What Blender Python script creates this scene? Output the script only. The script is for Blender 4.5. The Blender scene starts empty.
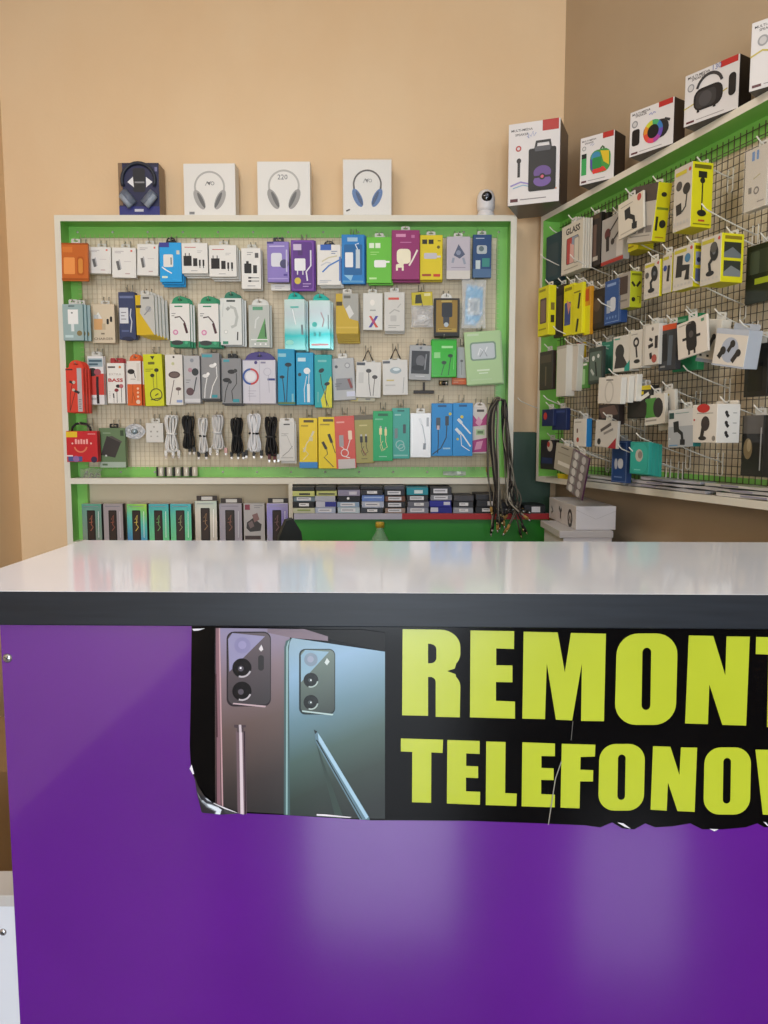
import bpy, bmesh, math, random
from mathutils import Vector, Matrix
from mathutils.geometry import tessellate_polygon
random.seed(7)
PI = math.pi
scene = bpy.context.scene
COL = scene.collection

# ------------------------------------------------------------------ camera
CAM = Vector((0.0, 0.0, 1.28))
PITCH = math.radians(5.8)
F = 780.0
cd = bpy.data.cameras.new('camera'); cam = bpy.data.objects.new('camera', cd); COL.objects.link(cam)
cam.location = CAM
cam.rotation_euler = (PI / 2 - PITCH, 0, 0)
cd.sensor_fit = 'VERTICAL'; cd.sensor_height = 36.0; cd.lens = F / 1024 * 36.0
cd.clip_start = 0.02
scene.camera = cam

# ------------------------------------------------------------------ light
world = bpy.data.worlds.new('sky'); scene.world = world
world.use_nodes = True
wb = world.node_tree.nodes['Background']
wb.inputs[0].default_value = (0.80, 0.88, 1.0, 1); wb.inputs[1].default_value = 1.0


def area(name, loc, rot, sx, sy, power, col):
    l = bpy.data.lights.new(name, 'AREA'); l.shape = 'RECTANGLE'; l.size = sx; l.size_y = sy
    l.energy = power; l.color = col
    o = bpy.data.objects.new(name, l); COL.objects.link(o); o.location = loc; o.rotation_euler = rot
    return o


area('doorway_daylight', (-0.2, -3.28, 1.10), (PI / 2, 0, 0), 1.0, 2.05, 78, (0.84, 0.92, 1.0))
area('window_daylight', (1.45, -3.28, 1.75), (PI / 2, 0, 0), 0.7, 1.2, 20, (0.84, 0.92, 1.0))
area('ceiling_panel_light', (-0.7, 0.9, 2.90), (0, 0, 0), 0.6, 0.6, 13, (1.0, 0.97, 0.93))
scene.view_settings.view_transform = 'Standard'
scene.view_settings.look = 'None'
scene.view_settings.gamma = 1.0
scene.view_settings.exposure = 0.45
scene.view_settings.use_curve_mapping = False


# ------------------------------------------------------------------ helpers
def ray(px, py):
    x = (px - 384) / F; y = (512 - py) / F
    d = Vector((x, 1, y))
    c, s = math.cos(-PITCH), math.sin(-PITCH)
    return Vector((d.x, d.y * c - d.z * s, d.y * s + d.z * c))


def hit(px, py, P, N):
    d = ray(px, py); P = Vector(P); N = Vector(N)
    return CAM + d * ((P - CAM).dot(N) / d.dot(N))


def proj(P):
    v = Vector(P) - CAM
    c, s = math.cos(PITCH), math.sin(PITCH)
    y = v.y * c - v.z * s; z = v.y * s + v.z * c
    return 384 + F * v.x / y, 512 - F * z / y


def lin(h):
    h = h.lstrip('#')
    if len(h) == 3: h = ''.join(c * 2 for c in h)
    out = []
    for i in (0, 2, 4):
        c = int(h[i:i + 2], 16) / 255
        out.append(c / 12.92 if c <= 0.04045 else ((c + 0.055) / 1.055) ** 2.4)
    return (*out, 1)


MATS = {}


def mat(hexc, rough=0.45, metal=0.0, coat=0.0, alpha=1.0, spec=0.5):
    k = (hexc, rough, metal, coat, alpha, spec)
    if k in MATS: return MATS[k]
    m = bpy.data.materials.new('paint_' + hexc); m.use_nodes = True
    b = m.node_tree.nodes['Principled BSDF']
    b.inputs['Base Color'].default_value = lin(hexc)
    b.inputs['Roughness'].default_value = rough
    b.inputs['Metallic'].default_value = metal
    b.inputs['Coat Weight'].default_value = coat
    b.inputs['Specular IOR Level'].default_value = spec * .7
    b.inputs['Alpha'].default_value = alpha
    MATS[k] = m
    return m


def noisy(name, h1, h2, scale, rough=0.6, bump=0.0, bscale=200, coat=0.0, stretch=(1, 1, 1), spec=0.5, detail=4, coat_rough=0.03):
    m = bpy.data.materials.new(name); m.use_nodes = True
    nt = m.node_tree; b = nt.nodes['Principled BSDF']
    tc = nt.nodes.new('ShaderNodeTexCoord'); mp = nt.nodes.new('ShaderNodeMapping')
    mp.inputs['Scale'].default_value = stretch
    nt.links.new(tc.outputs['Object'], mp.inputs[0])
    n = nt.nodes.new('ShaderNodeTexNoise'); n.inputs['Scale'].default_value = scale; n.inputs['Detail'].default_value = detail
    nt.links.new(mp.outputs[0], n.inputs['Vector'])
    r = nt.nodes.new('ShaderNodeValToRGB'); r.color_ramp.elements[0].color = lin(h1); r.color_ramp.elements[1].color = lin(h2)
    r.color_ramp.elements[0].position = 0.35; r.color_ramp.elements[1].position = 0.65
    nt.links.new(n.outputs[0], r.inputs[0]); nt.links.new(r.outputs[0], b.inputs['Base Color'])
    b.inputs['Roughness'].default_value = rough; b.inputs['Coat Weight'].default_value = coat
    b.inputs['Coat Roughness'].default_value = coat_rough
    b.inputs['Specular IOR Level'].default_value = spec
    if bump:
        n2 = nt.nodes.new('ShaderNodeTexNoise'); n2.inputs['Scale'].default_value = bscale
        nt.links.new(tc.outputs['Object'], n2.inputs['Vector'])
        bp = nt.nodes.new('ShaderNodeBump'); bp.inputs['Strength'].default_value = bump; bp.inputs['Distance'].default_value = 0.002
        nt.links.new(n2.outputs[0], bp.inputs['Height']); nt.links.new(bp.outputs[0], b.inputs['Normal'])
    return m


def grad(name, stops, a, bpt, rough=0.3, metal=0.0, wob=0.0):
    """printed colour ramp between two points of the object's own xz plane"""
    m = bpy.data.materials.new(name); m.use_nodes = True
    nt = m.node_tree; b = nt.nodes['Principled BSDF']
    tc = nt.nodes.new('ShaderNodeTexCoord')
    dx, dz = bpt[0] - a[0], bpt[1] - a[1]; L = dx * dx + dz * dz
    d = nt.nodes.new('ShaderNodeVectorMath'); d.operation = 'DOT_PRODUCT'
    d.inputs[1].default_value = (dx / L, 0, dz / L)
    nt.links.new(tc.outputs['Object'], d.inputs[0])
    s = nt.nodes.new('ShaderNodeMath'); s.operation = 'SUBTRACT'; s.inputs[1].default_value = (a[0] * dx + a[1] * dz) / L
    nt.links.new(d.outputs['Value'], s.inputs[0])
    src = s.outputs[0]
    if wob:
        n = nt.nodes.new('ShaderNodeTexNoise'); n.inputs['Scale'].default_value = 14; nt.links.new(tc.outputs['Object'], n.inputs['Vector'])
        ma = nt.nodes.new('ShaderNodeMath'); ma.operation = 'MULTIPLY_ADD'; ma.inputs[1].default_value = wob
        nt.links.new(n.outputs[0], ma.inputs[0]); nt.links.new(src, ma.inputs[2]); src = ma.outputs[0]
    r = nt.nodes.new('ShaderNodeValToRGB')
    els = r.color_ramp.elements
    while len(els) > 1: els.remove(els[0])
    els[0].position = stops[0][0]; els[0].color = lin(stops[0][1])
    for p, c in stops[1:]:
        e = els.new(p); e.color = lin(c)
    nt.links.new(src, r.inputs[0]); nt.links.new(r.outputs[0], b.inputs['Base Color'])
    b.inputs['Roughness'].default_value = rough; b.inputs['Metallic'].default_value = metal
    return m


def film_mat(tint='ffffff', fac=0.22):
    k = ('film', tint, fac)
    if k in MATS: return MATS[k]
    m = bpy.data.materials.new('clear_film'); m.use_nodes = True
    nt = m.node_tree; nt.nodes.clear()
    out = nt.nodes.new('ShaderNodeOutputMaterial'); mx = nt.nodes.new('ShaderNodeMixShader')
    tr = nt.nodes.new('ShaderNodeBsdfTransparent'); gl = nt.nodes.new('ShaderNodeBsdfPrincipled')
    gl.inputs['Base Color'].default_value = lin(tint); gl.inputs['Roughness'].default_value = 0.12
    mx.inputs[0].default_value = fac
    nt.links.new(tr.outputs[0], mx.inputs[1]); nt.links.new(gl.outputs[0], mx.inputs[2]); nt.links.new(mx.outputs[0], out.inputs[0])
    MATS[k] = m
    return m


class MB:
    """collects polygons with per-face materials, links them as one mesh object"""
    def __init__(s): s.v = []; s.f = []; s.fm = []; s.m = []; s.smooth = []

    def mi(s, m):
        if m not in s.m: s.m.append(m)
        return s.m.index(m)

    def add(s, vs, fs, m, smooth=False):
        b = len(s.v); s.v += [tuple(v) for v in vs]; k = s.mi(m)
        for f in fs:
            s.f.append([b + i for i in f]); s.fm.append(k); s.smooth.append(smooth)

    def box(s, x0, y0, z0, x1, y1, z1, m, ms=None, bev=0.0):
        """ms: dict of face -> material for front(-y) back right left top bottom"""
        ms = ms or {}
        if bev > 0:
            bm = bmesh.new(); bmesh.ops.create_cube(bm, size=1)
            for v in bm.verts:
                v.co = Vector(((x0 + x1) / 2 + v.co.x * (x1 - x0), (y0 + y1) / 2 + v.co.y * (y1 - y0), (z0 + z1) / 2 + v.co.z * (z1 - z0)))
            bmesh.ops.bevel(bm, geom=list(bm.edges), offset=bev, segments=2, affect='EDGES', profile=0.5)
            bm.normal_update()
            vs = [v.co[:] for v in bm.verts]; bm.verts.index_update()
            for f in bm.faces:
                n = f.normal
                key = 'front' if n.y < -.6 else 'back' if n.y > .6 else 'right' if n.x > .6 else 'left' if n.x < -.6 else 'top' if n.z > .6 else 'bottom'
                s._f(vs, [v.index for v in f.verts], ms.get(key, m))
            bm.free(); return
        vs = [(x0, y0, z0), (x1, y0, z0), (x1, y1, z0), (x0, y1, z0), (x0, y0, z1), (x1, y0, z1), (x1, y1, z1), (x0, y1, z1)]
        for key, f in (('front', (0, 1, 5, 4)), ('right', (1, 2, 6, 5)), ('back', (2, 3, 7, 6)), ('left', (3, 0, 4, 7)), ('top', (4, 5, 6, 7)), ('bottom', (0, 3, 2, 1))):
            s._f(vs, f, ms.get(key, m))

    def _f(s, vs, f, m):
        s.add([vs[i] for i in f], [list(range(len(f)))], m)

    def poly(s, pts, y, m, holes=()):
        """flat face in the xz plane at depth y, facing -y"""
        loops = [[Vector((p[0], 0, p[1])) for p in L] for L in (pts, *holes)]
        fl = [v for L in loops for v in L]
        tris = tessellate_polygon(loops)
        out = []
        for t in tris:
            a, b, c = (fl[i] for i in t)
            n = (b - a).cross(c - a)
            out.append(list(t) if n.y < 0 else list(reversed(t)))
        s.add([(v.x, y, v.z) for v in fl], out, m)

    def prism(s, pts, y0, y1, m, holes=()):
        s.poly(pts, y0, m, holes)
        k = len(s.f); s.poly(pts, y1, m, holes)
        for i in range(k, len(s.f)): s.f[i].reverse()
        for L in (pts, *holes):
            n = len(L)
            for i in range(n):
                a, b = L[i], L[(i + 1) % n]
                s.add([(a[0], y0, a[1]), (b[0], y0, b[1]), (b[0], y1, b[1]), (a[0], y1, a[1])], [[0, 1, 2, 3]], m)

    def tube(s, pts, r, m, seg=6, closed=False, r2=None):
        pts = [Vector(p) for p in pts]; n = len(pts)
        vs = []; up = None
        for i, p in enumerate(pts):
            a = pts[i - 1] if (i > 0 or closed) else p; b = pts[(i + 1) % n] if (i < n - 1 or closed) else p
            t = (b - a).normalized()
            if up is None:
                up = t.orthogonal().normalized()
            up = (up - t * up.dot(t))
            up = up.normalized() if up.length > 1e-6 else t.orthogonal().normalized()
            w = t.cross(up)
            rr = r if r2 is None else r + (r2 - r) * i / (n - 1)
            for k in range(seg):
                q = 2 * PI * k / seg
                vs.append(p + up * math.cos(q) * rr + w * math.sin(q) * rr)
        fs = []
        for i in range(n if closed else n - 1):
            for k in range(seg):
                a = i * seg + k; b = i * seg + (k + 1) % seg; j = ((i + 1) % n) * seg
                fs.append([a, b, j + (k + 1) % seg, j + k])
        if not closed:
            fs.append(list(range(seg))[::-1]); fs.append([(n - 1) * seg + k for k in range(seg)])
        s.add(vs, fs, m, True)

    def lathe(s, prof, m, c=(0, 0, 0), seg=24, axis='z'):
        vs = []; fs = []
        for r, h in prof:
            for k in range(seg):
                q = 2 * PI * k / seg
                a, b = math.cos(q) * r, math.sin(q) * r
                vs.append((c[0] + a, c[1] + b, c[2] + h) if axis == 'z' else (c[0] + a, c[1] + h, c[2] - b) if axis == 'y' else (c[0] + h, c[1] + a, c[2] + b))
        for i in range(len(prof) - 1):
            for k in range(seg):
                k2 = (k + 1) % seg
                fs.append([i * seg + k, i * seg + k2, (i + 1) * seg + k2, (i + 1) * seg + k])
        s.add(vs, fs, m, True)

    def build(s, name, parent=None):
        me = bpy.data.meshes.new(name); me.from_pydata(s.v, [], s.f)
        for m in s.m: me.materials.append(m)
        me.polygons.foreach_set('material_index', s.fm)
        me.polygons.foreach_set('use_smooth', s.smooth)
        me.update()
        o = bpy.data.objects.new(name, me); COL.objects.link(o)
        if parent: o.parent = parent
        return o


def empty(name, M=None):
    o = bpy.data.objects.new(name, None); COL.objects.link(o); o.empty_display_size = 0.02
    if M is not None: o.matrix_world = M
    return o


def tag(o, label, cat, group=None, kind=None):
    o['label'] = label; o['category'] = cat
    if group: o['group'] = group
    if kind: o['kind'] = kind
    return o


def structure(o):
    o['kind'] = 'structure'; return o


def copy_tree(o, M, parent=None):
    c = o.copy(); COL.objects.link(c)
    if parent: c.parent = parent
    else: c.matrix_world = M
    for ch in list(o.children): copy_tree(ch, None, c)
    return c


def place(P, yaw=0.0, roll=0.0, pitch=0.0):
    return Matrix.Translation(P) @ Matrix.Rotation(yaw, 4, 'Z') @ Matrix.Rotation(pitch, 4, 'X') @ Matrix.Rotation(roll, 4, 'Y')


# ---- printed artwork -------------------------------------------------
TXT = {}


def text_polys(body, bold):
    k = (body, bold)
    if k not in TXT:
        c = bpy.data.curves.new('lettering', 'FONT'); c.body = body; c.offset = bold; c.resolution_u = 2; c.fill_mode = 'FRONT'
        o = bpy.data.objects.new('lettering', c)
        me = o.to_mesh()
        vs = [(v.co.x, v.co.y) for v in me.vertices]; fs = [list(p.vertices) for p in me.polygons]
        o.to_mesh_clear(); bpy.data.objects.remove(o); bpy.data.curves.remove(c)
        TXT[k] = (vs, fs)
    return TXT[k]


def rr(x0, y0, x1, y1, r, n=4):
    r = min(r, abs(x1 - x0) / 2, abs(y1 - y0) / 2)
    pts = []
    for cx, cy, a0 in ((x1 - r, y1 - r, 0), (x0 + r, y1 - r, 90), (x0 + r, y0 + r, 180), (x1 - r, y0 + r, 270)):
        for k in range(n + 1):
            a = math.radians(a0 + 90 * k / n); pts.append((cx + r * math.cos(a), cy + r * math.sin(a)))
    return pts


def art(mb, prims, w, h, y0=0.0, fn=None, gloss=0.35):
    """prims in fractions of a w x h face, y downwards; radii and line widths in fractions of w"""
    def P(x, y): return ((x - .5) * w, (1 - y) * h)
    lay = 0
    for p in prims:
        lay += 1
        y = y0 - 0.00012 - 0.00007 * lay
        k = p[0]; holes = ()
        if k == 'r': pts = [P(p[1], p[2]), P(p[3], p[2]), P(p[3], p[4]), P(p[1], p[4])]; col = p[5]
        elif k == 'rr':
            a, b = P(p[1], p[4]), P(p[3], p[2]); pts = rr(a[0], a[1], b[0], b[1], p[5] * w); col = p[6]
        elif k == 'c':
            c = P(p[1], p[2]); r = p[3] * w; r2 = (p[5] if len(p) > 5 else p[3]) * w; rot = p[6] if len(p) > 6 else 0
            n = 20; pts = []
            for i in range(n):
                a = 2 * PI * i / n; u, v = r * math.cos(a), r2 * math.sin(a)
                pts.append((c[0] + u * math.cos(rot) - v * math.sin(rot), c[1] + u * math.sin(rot) + v * math.cos(rot)))
            col = p[4]
        elif k == 'ring':
            c = P(p[1], p[2]); n = 28
            a0, a1 = (p[6], p[7]) if len(p) > 6 else (0, 360)
            if a1 - a0 >= 360:
                pts = [(c[0] + p[3] * w * math.cos(2 * PI * i / n), c[1] + p[3] * w * math.sin(2 * PI * i / n)) for i in range(n)]
                holes = [[(c[0] + p[4] * w * math.cos(2 * PI * i / n), c[1] + p[4] * w * math.sin(2 * PI * i / n)) for i in range(n)]]
            else:
                an = [math.radians(a0 + (a1 - a0) * i / n) for i in range(n + 1)]
                pts = [(c[0] + p[3] * w * math.cos(a), c[1] + p[3] * w * math.sin(a)) for a in an] + \
                      [(c[0] + p[4] * w * math.cos(a), c[1] + p[4] * w * math.sin(a)) for a in reversed(an)]
            col = p[5]
        elif k == 'p': pts = [P(*q) for q in p[1]]; col = p[2]
        elif k == 'l':
            q = [Vector(P(*a)) for a in p[1]]; wd = p[2] * w / 2; col = p[3]
            L = []; R = []
            for i in range(len(q)):
                a = q[max(i - 1, 0)]; b = q[min(i + 1, len(q) - 1)]
                t = (b - a).normalized() if (b - a).length else Vector((1, 0)); nrm = Vector((-t.y, t.x)) * wd
                L.append(q[i] + nrm); R.append(q[i] - nrm)
            m = mat(col, gloss)
            for i in range(len(q) - 1):
                quad = [L[i], L[i + 1], R[i + 1], R[i]]
                vs = [(v.x, y, v.y) for v in quad]
                if fn: vs = [fn(v) for v in vs]
                mb.add(vs, [[3, 2, 1, 0]], m)
            continue
        elif k == 't':
            vs, fs = text_polys(p[1], p[6] if len(p) > 6 else 0.0)
            x, yb = P(p[2], p[3]); sz = p[4] * w; col = p[5]
            xs = max(v[0] for v in vs); sx = (p[7] * w / xs) if len(p) > 7 else sz
            V = [(x + v[0] * sx, y, yb + v[1] * sz) for v in vs]
            if fn: V = [fn(v) for v in V]
            mb.add(V, fs, mat(col, gloss)); continue
        else: continue
        b = len(mb.v); mb.poly(pts, y, mat(col, gloss), holes)
        if fn:
            for i in range(b, len(mb.v)): mb.v[i] = tuple(fn(mb.v[i]))


# picture macros ---------------------------------------------------------
def lines(x0, y0, x1, n, col, step=0.05, th=0.018):
    return [('r', x0, y0 + i * step, x0 + (x1 - x0) * (1 if i % 2 == 0 else .7), y0 + i * step + th, col) for i in range(n)]


def buds(x1, y1, x2, y2, r, col, yend=.95, tip='555555'):
    return [('l', [(x1, y1), (x1 + .02, (y1 + yend) / 2), (x1 - .03, yend)], .025, col), ('l', [(x2, y2), (x2, (y2 + yend) / 2), (x1 + .1, yend)], .025, col),
            ('c', x1, y1, r * 1.25, col, r * .75, .3), ('c', x1 - r * .9, y1, r * .5, tip, r * .6),
            ('c', x2, y2, r * 1.25, col, r * .75, .3), ('c', x2 - r * .9, y2, r * .5, tip, r * .6),
            ('l', [(x1 + r * .3, y1), (x1 + r * .2, y1 + .1)], r * .5, col), ('l', [(x2 + r * .3, y2), (x2 + r * .2, y2 + .1)], r * .5, col)]


def cable(col, plug, x1=.35, y1=.4, x2=.65, y2=.35, yend=.8):
    return [('l', [(x1, y1), (x1, (y1 + yend) / 2), (.5, yend - .03), (x2 + .08, yend - .08), (x2, (y2 + yend) / 2), (x2, y2)], .035, col),
            ('l', [(.5, yend - .2), (.35, yend - .1), (.45, yend), (.62, yend - .04)], .03, col),
            ('rr', x1 - .07, y1 - .06, x1 + .07, y1 + .07, .02, plug), ('r', x1 - .04, y1 - .1, x1 + .04, y1 - .06, 'c9c9c9'),
            ('rr', x2 - .06, y2 - .06, x2 + .06, y2 + .07, .02, plug), ('r', x2 - .035, y2 - .1, x2 + .035, y2 - .06, 'c9c9c9')]


def diag(col, plug, w=.05):
    return [('l', [(.3, .62), (.42, .5), (.55, .44), (.75, .3)], w, col), ('l', [(.68, .36), (.8, .26)], w * 2.4, plug), ('l', [(.24, .68), (.34, .58)], w * 2, plug)]


def charger(cx, cy, s, col, pr='444444'):
    return [('rr', cx - s, cy - s * .7, cx + s, cy + s * .7, s * .3, col), ('r', cx - s * .5, cy - s * 1.05, cx - s * .3, cy - s * .7, pr), ('r', cx + s * .3, cy - s * 1.05, cx + s * .5, cy - s * .7, pr),
            ('r', cx - s * .35, cy + s * .3, cx + s * .35, cy + s * .45, '9a9a9a')]


def holder(cx, cy, s, col='2a2c2e'):
    return [('c', cx + s * .35, cy - s * .3, s * .42, col, s * .6, .2), ('l', [(cx + s * .3, cy - s * .1), (cx - s * .1, cy + s * .15), (cx, cy + s * .5)], s * .28, col),
            ('c', cx, cy + s * .58, s * .42, col, s * .18), ('c', cx + s * .35, cy - s * .3, s * .16, '6a6d70')]


def clip_holder(cx, cy, s, col='2a2626'):
    return [('rr', cx - s * .35, cy - s * .9, cx + s * .35, cy + s * .7, s * .25, col), ('r', cx - s * .6, cy - s * .1, cx + s * .6, cy + s * .05, col),
            ('r', cx - s * .25, cy + s * .6, cx - s * .12, cy + s * .9, col), ('r', cx + s * .12, cy + s * .6, cx + s * .25, cy + s * .9, col), ('c', cx, cy - s * .2, s * .15, '554e4c')]


def arm_holder(cx, cy, s, col='26282a'):
    return [('l', [(cx - s * .25, cy - s * .55), (cx - s * .2, cy + .02)], s * .45, col), ('l', [(cx - s * .15, cy - s * .1), (cx + s * .25, cy + s * .15), (cx + s * .3, cy + s * .6)], s * .22, col),
            ('l', [(cx + s * .1, cy + s * .6), (cx + s * .5, cy + s * .62)], s * .3, col)]


def watch(cx, cy, s):
    return [('c', cx, cy, s, '3b3735', s * .55, -.8), ('c', cx - s * .1, cy + s * .1, s * .62, 'efeeea', s * .3, -.8)]


def headphones(arc, cup, cx=.5, top=.18, s=.3):
    return [('ring', cx, top + .26, s, s - .035, arc, 0, 180),
            ('p', [(cx - s - .0, top + .25), (cx - s + .035, top + .25), (cx - s + .06, top + .45), (cx - s + .01, top + .42)], arc),
            ('p', [(cx + s, top + .25), (cx + s - .035, top + .25), (cx + s - .06, top + .45), (cx + s - .01, top + .42)], arc),
            ('c', cx - s + .1, top + .5, .085, cup, .2, .45), ('c', cx + s - .1, top + .5, .085, cup, .2, -.45),
            ('c', cx - s + .135, top + .51, .035, '6d6d6d' if cup != '4f77b0' else '31507c', .16, .45), ('c', cx + s - .135, top + .51, .035, '6d6d6d' if cup != '4f77b0' else '31507c', .16, -.45)]


# ---- packages ------------------------------------------------------------
WHITE, OFFW = 'e9e7e2', 'dedbd3'


def arch_pts(w, h, n=10):
    pts = [(-w / 2, 0), (w / 2, 0)]
    for i in range(n + 1):
        a = PI * i / n; pts.append((w / 2 * .86 * math.cos(a), h * (.25 + .75 * math.sin(a))))
    return pts


def slot(cz, s=0.011):
    return rr(-s, cz - .0024, s, cz + .0024, .0024, 2)


def make_package(name, w, h, t, col, pr=(), tab='clear', tabcol=None, side=None, side_art=(), gloss=.42, film=False, bevel=.0012, top=None):
    """origin at the middle of the bottom of the front face; local -y is the front. returns root, z of hanging hole"""
    root = empty(name)
    mb = MB()
    body_h = h; hole = h + .009
    ty = t - .0012
    if tab == 'in':
        body_h = h
    elif isinstance(tab, tuple):
        body_h = h * (1 - tab[1])
    fm = mat(col, gloss)
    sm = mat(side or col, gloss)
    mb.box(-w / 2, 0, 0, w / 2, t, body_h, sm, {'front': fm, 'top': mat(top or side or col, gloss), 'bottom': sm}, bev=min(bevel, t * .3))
    # art is placed on the whole w x body_h front
    art(mb, pr, w, body_h, 0.0, gloss=gloss)
    if side_art:
        k = len(mb.v); tmp = MB(); art(tmp, side_art, t, body_h, 0.0, gloss=gloss)
        vs = [(w / 2 - v[1], v[0] + t / 2, v[2]) for v in tmp.v]
        for f, fmi in zip(tmp.f, tmp.fm): mb.add([vs[i] for i in f], [list(range(len(f)))], tmp.m[fmi])
    mb.build('carton', root)
    tb = MB()
    if isinstance(tab, tuple):
        kind, fr = tab[0], tab[1]
        th = h * fr; tw = w * (tab[2] if len(tab) > 2 else .9)
        hole = body_h + th * .5
        pts = arch_pts(tw, th) if kind == 'arch' else rr(-tw / 2, 0, tw / 2, th, .004)
        pts = [(p[0], p[1] + body_h - .0004) for p in pts]
        hs = [slot(hole, min(.009, tw * .28))]
        tb.prism(pts, ty, ty + .001, mat(tabcol or col, gloss), hs)
        tb.build('hang_tab', root)
    elif tab == 'clear':
        tw = min(.03, w * .7)
        pts = [(p[0], p[1] + body_h - .002) for p in rr(-tw / 2, 0, tw / 2, .018, .004)]
        tb.prism(pts, ty, ty + .0008, mat(tabcol or 'cfcdc6', .3), [slot(hole, .008)])
        tb.build('hang_tab', root)
    if film:
        fb = MB(); fb.box(-w / 2 - .003, -.003, -.003, w / 2 + .003, t + .003, body_h + .004, film_mat('ffffff', .08), bev=.003)
        fb.build('plastic_wrap', root)
    return root, hole


ORD = ['', 'second', 'third', 'fourth', 'fifth', 'sixth', 'seventh']
HOOKM = mat('b9b4a8', .3, .6)
HOOKW = mat('d9d4c8', .4)
HSLOPE = .33


def make_hook(length, m=HOOKM, loops=True, slope=0.0):
    """origin on the wire mesh; arm runs along local -y"""
    root = empty('display_hook')
    L = length
    mb = MB(); mb.tube([(0, 0, 0), (0, -L * .3, L * .3 * slope - .002), (0, -L * .6, L * .6 * slope - .002), (0, -L + .012, (L - .012) * slope), (0, -L, L * slope + .007)], .0016, m, 6)
    mb.build('arm', root)
    if loops:
        mb = MB()
        mb.tube([(-.009, .001, .02), (-.009, -.004, .022), (-.009, -.004, -.028), (-.004, -.0045, -.033), (.004, -.0045, -.033), (.009, -.004, -.028), (.009, -.004, .022), (.009, .001, .02)], .0014, m, 5)
        mb.tube([(-.009, -.004, 0), (.009, -.004, 0)], .0014, m, 5)
        mb.build('mount', root)
    return root


def add_hook(P, yaw, length, label, group, m=HOOKM, loops=True):
    slope = HSLOPE if m is HOOKW else 0.0
    h = make_hook(length, m, loops, slope)
    h.matrix_world = place(P, yaw)
    tag(h, label, 'hook', group)
    return h


def stack_out(root, M, n, step, short, group, cat):
    """tag the front one and hang n-1 copies behind it (step is local)"""
    root.matrix_world = M
    if n <= 1:
        tag(root, short, cat, group)
    else:
        tag(root, short + ', front one of its hook', cat, group)
        for i in range(1, n):
            j = Vector((step[0] * i + random.uniform(-.001, .001), step[1] * i, step[2] * i))
            c = copy_tree(root, M @ Matrix.Translation(j))
            tag(c, short + ', %s on its hook' % ORD[i], cat, group)

# ------------------------------------------------------------------ the room
YW = 2.80                                   # back wall
D = Vector((0.283, -0.959, 0)).normalized() # along the right wall, towards the camera
NR = Vector((D.y, -D.x, 0))                 # out of the right wall, into the room
THR = math.atan2(D.y, D.x)
XL = hit(22, 555, (0, YW, 0), (0, 1, 0)).x
XC = hit(565, 60, (0, YW, 0), (0, 1, 0)).x
CEIL = 2.95
YF = -3.2
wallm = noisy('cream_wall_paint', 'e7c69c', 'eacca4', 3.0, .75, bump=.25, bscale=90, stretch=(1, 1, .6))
wallr = noisy('cream_wall_paint_shaded', 'bba588', 'c0ab8e', 3.0, .8, bump=.25, bscale=90)  # same cream paint; the right wall's shade is darkened into its colour


def slab(name, x0, y0, z0, x1, y1, z1, m, kind=True):
    mb = MB(); mb.box(x0, y0, z0, x1, y1, z1, m); o = mb.build(name)
    if kind: structure(o)
    return o


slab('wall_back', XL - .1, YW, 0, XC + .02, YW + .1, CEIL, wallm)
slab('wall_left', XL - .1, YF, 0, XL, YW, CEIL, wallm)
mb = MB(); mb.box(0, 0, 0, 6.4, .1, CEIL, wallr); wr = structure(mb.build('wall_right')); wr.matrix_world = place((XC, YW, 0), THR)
XR2 = XC + 6.1 * D.x
slab('floor', XL - .1, YF - .1, -.05, XR2 + .5, YW + .2, 0, noisy('grey_floor_tile', '56534e', '615e58', 6, .17, spec=.9))
slab('ceiling', XL - .1, YF - .1, CEIL, XR2 + .5, YW + .2, CEIL + .05, noisy('ceiling_paint', 'e8e9ea', 'ececee', 4, .8))
# wall behind the camera with a doorway and a window
noisy_front = noisy('slate_grey_wall_paint', '5c5f66', '666a70', 3, .8)
mb = MB()
fx = [(XL - .1, -.7, 0, CEIL), (-.7, .3, 2.15, CEIL), (.3, 1.1, 0, CEIL), (1.1, 1.8, 0, 1.15), (1.1, 1.8, 2.35, CEIL), (1.8, XR2 + .5, 0, CEIL)]
for a, b, c, d in fx:
    if b > a: mb.box(a, YF - .1, c, b, YF, d, noisy_front)
structure(mb.build('wall_front'))

# ------------------------------------------------------------------ pegboard cabinets
GREEN = noisy('green_laminate', '80c35a', '88ca62', 5, .35)
GREEND = noisy('deep_green_laminate', '2f8a2e', '339130', 5, .35)
CREAMB = mat('e4dfd0', .45)
BEIGEB = noisy('beige_backing_board', 'e2d3b8', 'e8dac0', 8, .7)
WIRE = mat('c9b698', .45, .1)
WIRED = mat('4f463a', .45, .1)
WALLW = mat('dccdb0', .6)


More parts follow.
